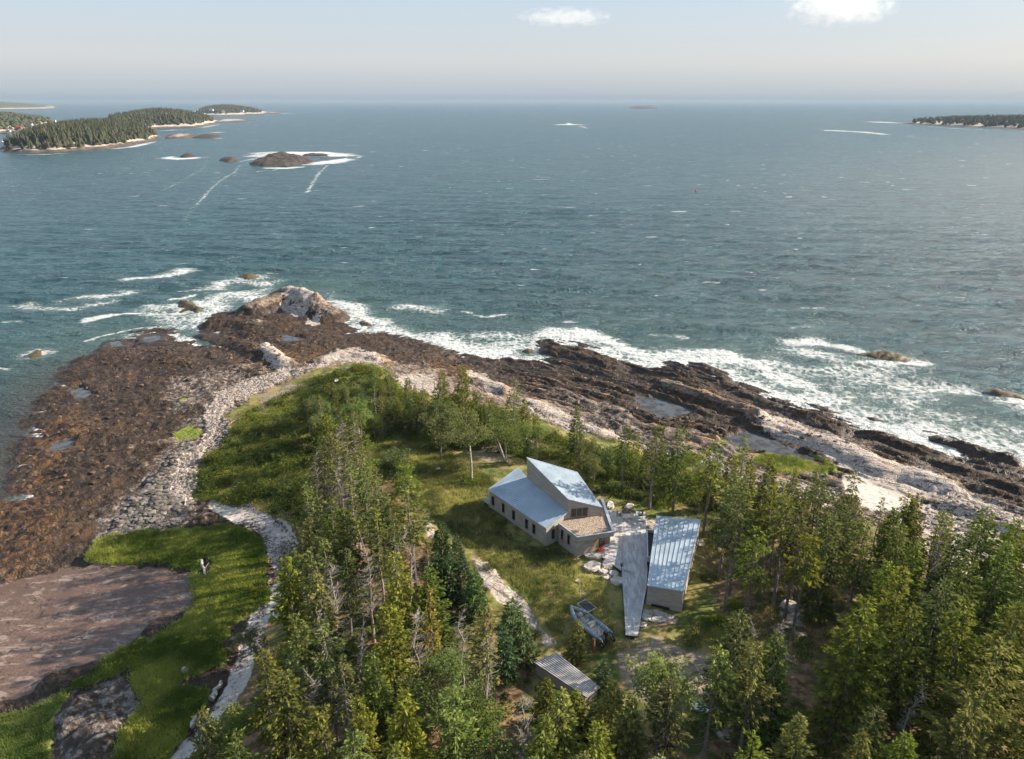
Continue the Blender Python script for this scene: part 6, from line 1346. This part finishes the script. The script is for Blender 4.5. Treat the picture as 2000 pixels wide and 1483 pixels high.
# ------------------------------------------------------------------ bushes: things near by, the closed scrub as one mass
BUSH = [bush(401, 1.5, 1.3, 1700), bush(402, 1.3, 1.1, 1500), bush(403, 1.8, 1.2, 1900)]
BL = [(420,900,2.6,'round dark bush at the top of the sand strip, left one'),(440,945,2.2,'low light green bush at the neck of the sand strip'),(400,925,1.4,'small bush on the edge of the cobbles'),(520,860,2.0,'bush left of the headland path'),(545,900,2.6,'dark bush above the bend of the sand strip'),(575,850,2.4,'bush on the inner side of the headland path'),(600,820,2.3,'green bush beside the small headland spruce'),
 (560,960,3.0,'broad bush right above the bend of the sand strip'),(490,880,1.8,'bush in the grass of the west slope'),(620,740,1.9,'light bush nearest the headland ledge'),(660,732,2.3,'bush on the crest of the headland'),(700,722,2.6,'large bush facing the sea on the headland'),(730,728,2.4,'round bush topping the headland by the dark spruce'),(640,800,2.2,'bush between path and wood on the headland'),
 (920,945,1.9,'round dark bush at the foot of the white trunk birch'),(1085,860,2.4,'yellow green bush above the tall roof'),(1150,880,2.6,'bush between the house and the lone pointed spruce'),(1060,900,2.0,'bush just behind the tall roof'),(1200,960,2.6,'bush behind the left end of the deck'),(1240,970,2.4,'yellow green bush behind the deck seating'),(1290,985,2.2,'bush at the back corner of the cabin'),(1310,960,2.6,'large bush behind the cabin'),(1360,985,2.3,'bush at the right back corner of the cabin'),
 (1170,930,2.5,'bush beside the right edge of the tall roof'),(840,830,2.4,'bush in the headland clearing'),(790,800,2.6,'dark bush at the back of the headland clearing'),(820,775,2.3,'bush against the pale ledges'),(1385,1130,1.6,'bush in the shade of the cabin side'),(1400,1220,2.0,'long grass bush below the cabin corner'),(1350,1255,1.6,'tufted bush at the edge of the gravel'),(1440,1190,1.6,'bush beside the brown clearing'),(1480,1130,1.3,'small bush on the brown clearing'),
 (955,1110,1.3,'yellowish bush above the pale ledge'),(700,1010,1.6,'bush in the left wood'),(1040,1240,1.5,'dark bush between ledge and shed'),(505,1160,1.6,'round bush on the marsh side of the sand strip'),(445,1275,1.0,'small bush on the gravel strip of the marsh'),(475,835,1.4,'small bush nearest the cobbles on the west slope'),(500,800,1.3,'low bush beside the upper cobble beach'),(465,870,1.7,'round bush halfway down the west slope'),(530,930,2.0,'bush in the lower grass of the west slope')]
for k, (px, py, s, lab) in enumerate(BL):
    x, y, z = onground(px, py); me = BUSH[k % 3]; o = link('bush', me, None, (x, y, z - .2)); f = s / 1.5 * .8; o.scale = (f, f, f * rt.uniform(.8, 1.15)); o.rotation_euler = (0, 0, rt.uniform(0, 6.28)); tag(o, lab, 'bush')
def scatter(name, kindlab, poly_px, n_, fn, mat, zone='grass', avoid=True, z=6.0, seed=1, label=None, cat=None):
    r = np.random.default_rng(seed); C = Cards(seed); w = np.array([P(x, y, z)[:2] for x, y in poly_px]); x0, y0 = w.min(0); x1, y1 = w.max(0); wl = [tuple(q) for q in w]; k = 0; t = 0
    while k < n_ and t < n_ * 40:
        t += 1; x = r.uniform(x0, x1); y = r.uniform(y0, y1)
        if not inpoly(x, y, wl): continue
        if zone and mask(zone, x, y) < 2: continue
        if mask('granite', x, y) > 0 and zone == 'grass': continue
        if avoid and ((13 < x < 23 and 70 < y < 101) or (21 < x < 29 and 74 < y < 94 and y > 74) or ((x - 9.5) ** 2 + (y - 73) ** 2 < 9) or ((x - 5) ** 2 + (y - 96) ** 2 < 36) or ((x - 12) ** 2 + (y - 92) ** 2 < 26) or ((x - 12.5) ** 2 + (y - 86) ** 2 < 9)): continue
        fn(C, r, (x, y, ground(x, y))); k += 1
    o = link(name, C.mesh(name, mat)); return tag(o, label, cat, kind='stuff')
def f_scrub(lo, hi, n_=150, ls=.24, tall=.75):
    def f(C, r, c):
        dens_ = float(vn(np.array(c[0] / 6), np.array(c[1] / 6), 31))
        if tall > 1 and dens_ < (.20 if c[0] < -14 else -.38): return
        s_ = (lo + (hi - lo) * r.uniform(0, 1) ** 1.6) * (1 + .3 * dens_); bush_cards(C, r, (c[0], c[1], c[2] - .1), s_, s_ * tall * r.uniform(.6, 1), n_, ls, .14 + .5 * float(vn(np.array(c[0] / 9), np.array(c[1] / 9), 32)) + r.uniform(-.12, .12))
    return f
scatter('scrub', '', [(380,990),(380,900),(480,785),(600,735),(720,705),(800,765),(1000,810),(1100,850),(1290,890),(1400,960),(1400,1010),(1260,985),(1180,985),(1120,950),(1010,890),(900,880),(780,850),(700,870),(640,960),(600,1000),(500,960)], 1700, f_scrub(.45, 2.5, 150, .27, 1.0), M_BUSH, seed=11)
scatter('undergrowth', '', [(600,1000),(700,880),(780,980),(860,1060),(920,1170),(1000,1300),(1050,1350),(1350,1420),(1500,1400),(1660,1360),(1700,1180),(1500,1090),(1400,1000),(1480,975),(1720,1050),(1900,1150),(2300,1300),(2400,2000),(350,2000),(500,1400),(590,1130)], 1300, f_scrub(.4, 1.1, 90, .26), M_BUSH, seed=12)
def f_tuft(lo, hi, n_=16, ls=.5, wd=.06, up=1.2):
    def f(C, r, c):
        p = np.asarray(c) + r.normal(0, .28, (n_, 3)) * [1, 1, 0]; d = r.normal(0, .45, (n_, 3)); d[:, 2] = np.abs(d[:, 2]) + up
        C.add(p, d, r.uniform(lo, hi, n_), wd, .45 + .75 * float(vn(np.array(c[0] / 5), np.array(c[1] / 5), 9)) + .3 * float(vn(np.array(c[0] / 1.3), np.array(c[1] / 1.3), 19)) + r.normal(0, .15, n_))
    return f
scatter('grass', '', [(700,880),(800,830),(900,900),(960,940),(1060,1080),(1130,1095),(1215,1130),(1225,1250),(1300,1220),(1400,1180),(1420,1290),(1340,1250),(1200,1290),(1100,1280),(1000,1150),(940,1100),(860,1030),(780,960)], 5200, f_tuft(.25, .7), M_GRASSB, seed=13)
scatter('grass', '', [(380,985),(390,900),(470,800),(600,745),(700,730),(700,860),(620,980),(480,985)], 2600, f_tuft(.25, .7), M_GRASSB, seed=14)
scatter('grass', '', [(1350,1010),(1420,1000),(1640,1180),(1640,1300),(1480,1330),(1380,1290),(1340,1200)], 1400, f_tuft(.25, .7), M_GRASSB, seed=15)
scatter('marsh_grass', '', [(120,1560),(120,1330),(160,1090),(200,1040),(440,1010),(530,1060),(530,1180),(470,1300),(420,1400),(300,1560)], 11000, f_tuft(.3, .7, 10, .6, .08, .8), M_MARSH, 'marsh', False, 1.5, 16)
scatter('marsh_grass', '', [(-60,1380),(140,1345),(110,1560),(-60,1560)], 1800, f_tuft(.2, .45, 12, .6, .07, 1.0), M_MARSH, 'marsh', False, 1.2, 17)
scatter('marsh_grass', '', [(1380,850),(1660,880),(1660,940),(1420,925)], 1200, f_tuft(.15, .4, 12, .6, .07, 1.0), M_MARSH, 'marsh', False, 2.6, 18)

# loose beach stones, too many to count
def stones(name, poly_px, n_, z, seed, smin=.12, smax=.42, zone='cobble', mat=None, flat=.6):
    r = np.random.default_rng(seed); w = np.array([P(x, y, z)[:2] for x, y in poly_px]); x0, y0 = w.min(0); x1, y1 = w.max(0); wl = [tuple(q) for q in w]; P_ = []
    t = 0
    while len(P_) < n_ and t < n_ * 40:
        t += 1; x = r.uniform(x0, x1); y = r.uniform(y0, y1)
        if inpoly(x, y, wl) and (zone is None or mask(zone, x, y) > -2): P_.append((x, y, ground(x, y)))
    P_ = np.array(P_); m_ = len(P_); ico = np.array([(0,0,1),(.89,0,.45),(.28,.85,.45),(-.72,.53,.45),(-.72,-.53,.45),(.28,-.85,.45),(.72,.53,-.45),(-.28,.85,-.45),(-.89,0,-.45),(-.28,-.85,-.45),(.72,-.53,-.45),(0,0,-1)])
    F = np.array([(0,1,2),(0,2,3),(0,3,4),(0,4,5),(0,5,1),(1,6,2),(2,7,3),(3,8,4),(4,9,5),(5,10,1),(6,7,2),(7,8,3),(8,9,4),(9,10,5),(10,6,1),(11,7,6),(11,8,7),(11,9,8),(11,10,9),(11,6,10)])
    s = r.uniform(0, 1, m_) ** 2.2 * (smax - smin) + smin; S = s[:, None, None] * r.uniform(.6, 1.3, (m_, 1, 3)) * [1.3, 1, flat]
    v = ico[None] * S * r.uniform(.8, 1.2, (m_, 12, 1)); a = r.uniform(0, 6.28, m_); ca, sa = np.cos(a)[:, None], np.sin(a)[:, None]
    X = v[..., 0] * ca - v[..., 1] * sa + P_[:, 0:1]; Y = v[..., 0] * sa + v[..., 1] * ca + P_[:, 1:2]; Zz = v[..., 2] + P_[:, 2:3] + s[:, None] * .15
    me = npmesh(name, np.stack([X, Y, Zz], -1).reshape(-1, 3), (F[None] + np.arange(m_)[:, None, None] * 12).reshape(-1, 3), mat)
    q = np.repeat(r.uniform(0, 1, m_), 12); setcol(me, 'tint', np.stack([q, q, q], -1)); tag(link(name, me), kind='stuff')
n = NT('beach stone'); n.set(Base_Color=n.mix(n.attr('tint', 0), (.13, .105, .092), (.46, .39, .34)), Roughness=.9); n.bump(n.noise(n.coord('Pos'), 5, 3), .4, .05); M_STONE = n.m
n = NT('weedy stone'); n.set(Base_Color=n.mix(n.attr('tint', 0), (.025, .016, .010), (.15, .09, .05)), Roughness=.7); n.bump(n.noise(n.coord('Pos'), 5, 3), .6, .08); M_WSTONE = n.m
n = NT('slab stone'); n.set(Base_Color=n.mix(n.attr('tint', 0), (.05, .040, .034), (.23, .20, .175)), Roughness=.9); n.bump(n.noise(n.coord('Pos'), 4, 4), .6, .08); M_SLAB = n.m
stones('cobbles', [(380,990),(390,900),(440,800),(560,745),(640,705),(640,720),(560,722),(430,760),(370,860),(320,960)], 9000, 2.4, 21, mat=M_STONE)
stones('cobbles', [(1000,770),(1100,825),(1300,880),(1460,880),(1650,940),(1640,1000),(1470,960),(1300,900),(1080,835)], 1400, 3.2, 22, mat=M_STONE)
stones('weedy_rocks', [(40,960),(60,830),(130,740),(260,660),(400,680),(500,640),(680,660),(800,680),(1000,720),(1100,700),(1200,720),(1400,760),(1600,840),(1800,900),(1960,960),(1990,1010),(1850,960),(1600,870),(1400,860),(1200,830),(1000,760),(800,720),(600,700),(420,770),(320,880),(150,1060)], 1500, 1.4, 23, .10, .6, None, M_WSTONE)
stones('broken_slabs', [(200,1062),(230,1000),(320,915),(370,860),(400,900),(380,990),(340,1040)], 3800, 2.2, 24, .10, .62, 'grey', M_SLAB, .32)
stones('broken_slabs', [(1850,960),(2000,1000),(2100,1050),(2100,1180),(1950,1130),(1850,1080),(1780,1010)], 1400, 3.2, 25, .12, .5, None, M_SLAB, .3)

n = NT('dry seaweed'); n.set(Base_Color=n.mix(n.noise(n.coord('Pos'), 3, 3), (.035, .018, .012), (.13, .07, .045)), Roughness=.9); M_WRACK = n.m
r = np.random.default_rng(77); C = Cards(77)
for line, spread, cnt_ in (([(430,984),(480,992),(530,1012),(560,1040)], .35, 260), ([(548,1060),(562,1090),(556,1112),(535,1130)], 1.1, 700), ([(525,1085),(524,1120),(520,1150)], .5, 300), ([(520,1165),(508,1200),(480,1270),(462,1310)], .4, 260), ([(470,1020),(500,1036),(518,1062)], .9, 420), ([(425,1365),(400,1400),(372,1440)], .35, 200)):
    w = np.array([P(x, y, 2.3)[:2] for x, y in line])
    for _ in range(cnt_):
        k = r.integers(0, len(w) - 1); q = w[k] + (w[k + 1] - w[k]) * r.uniform() + r.normal(0, spread, 2); z = ground(q[0], q[1])
        p = np.array([q[0], q[1], z + .03]) + r.normal(0, .10, (5, 3)) * [1, 1, .1]; d = r.normal(0, 1, (5, 3)) * [1, 1, .15]; C.add(p, d, r.uniform(.12, .34, 5), .09, .5)
tag(link('seaweed_wrack', C.mesh('seaweed_wrack', M_WRACK)), kind='stuff')
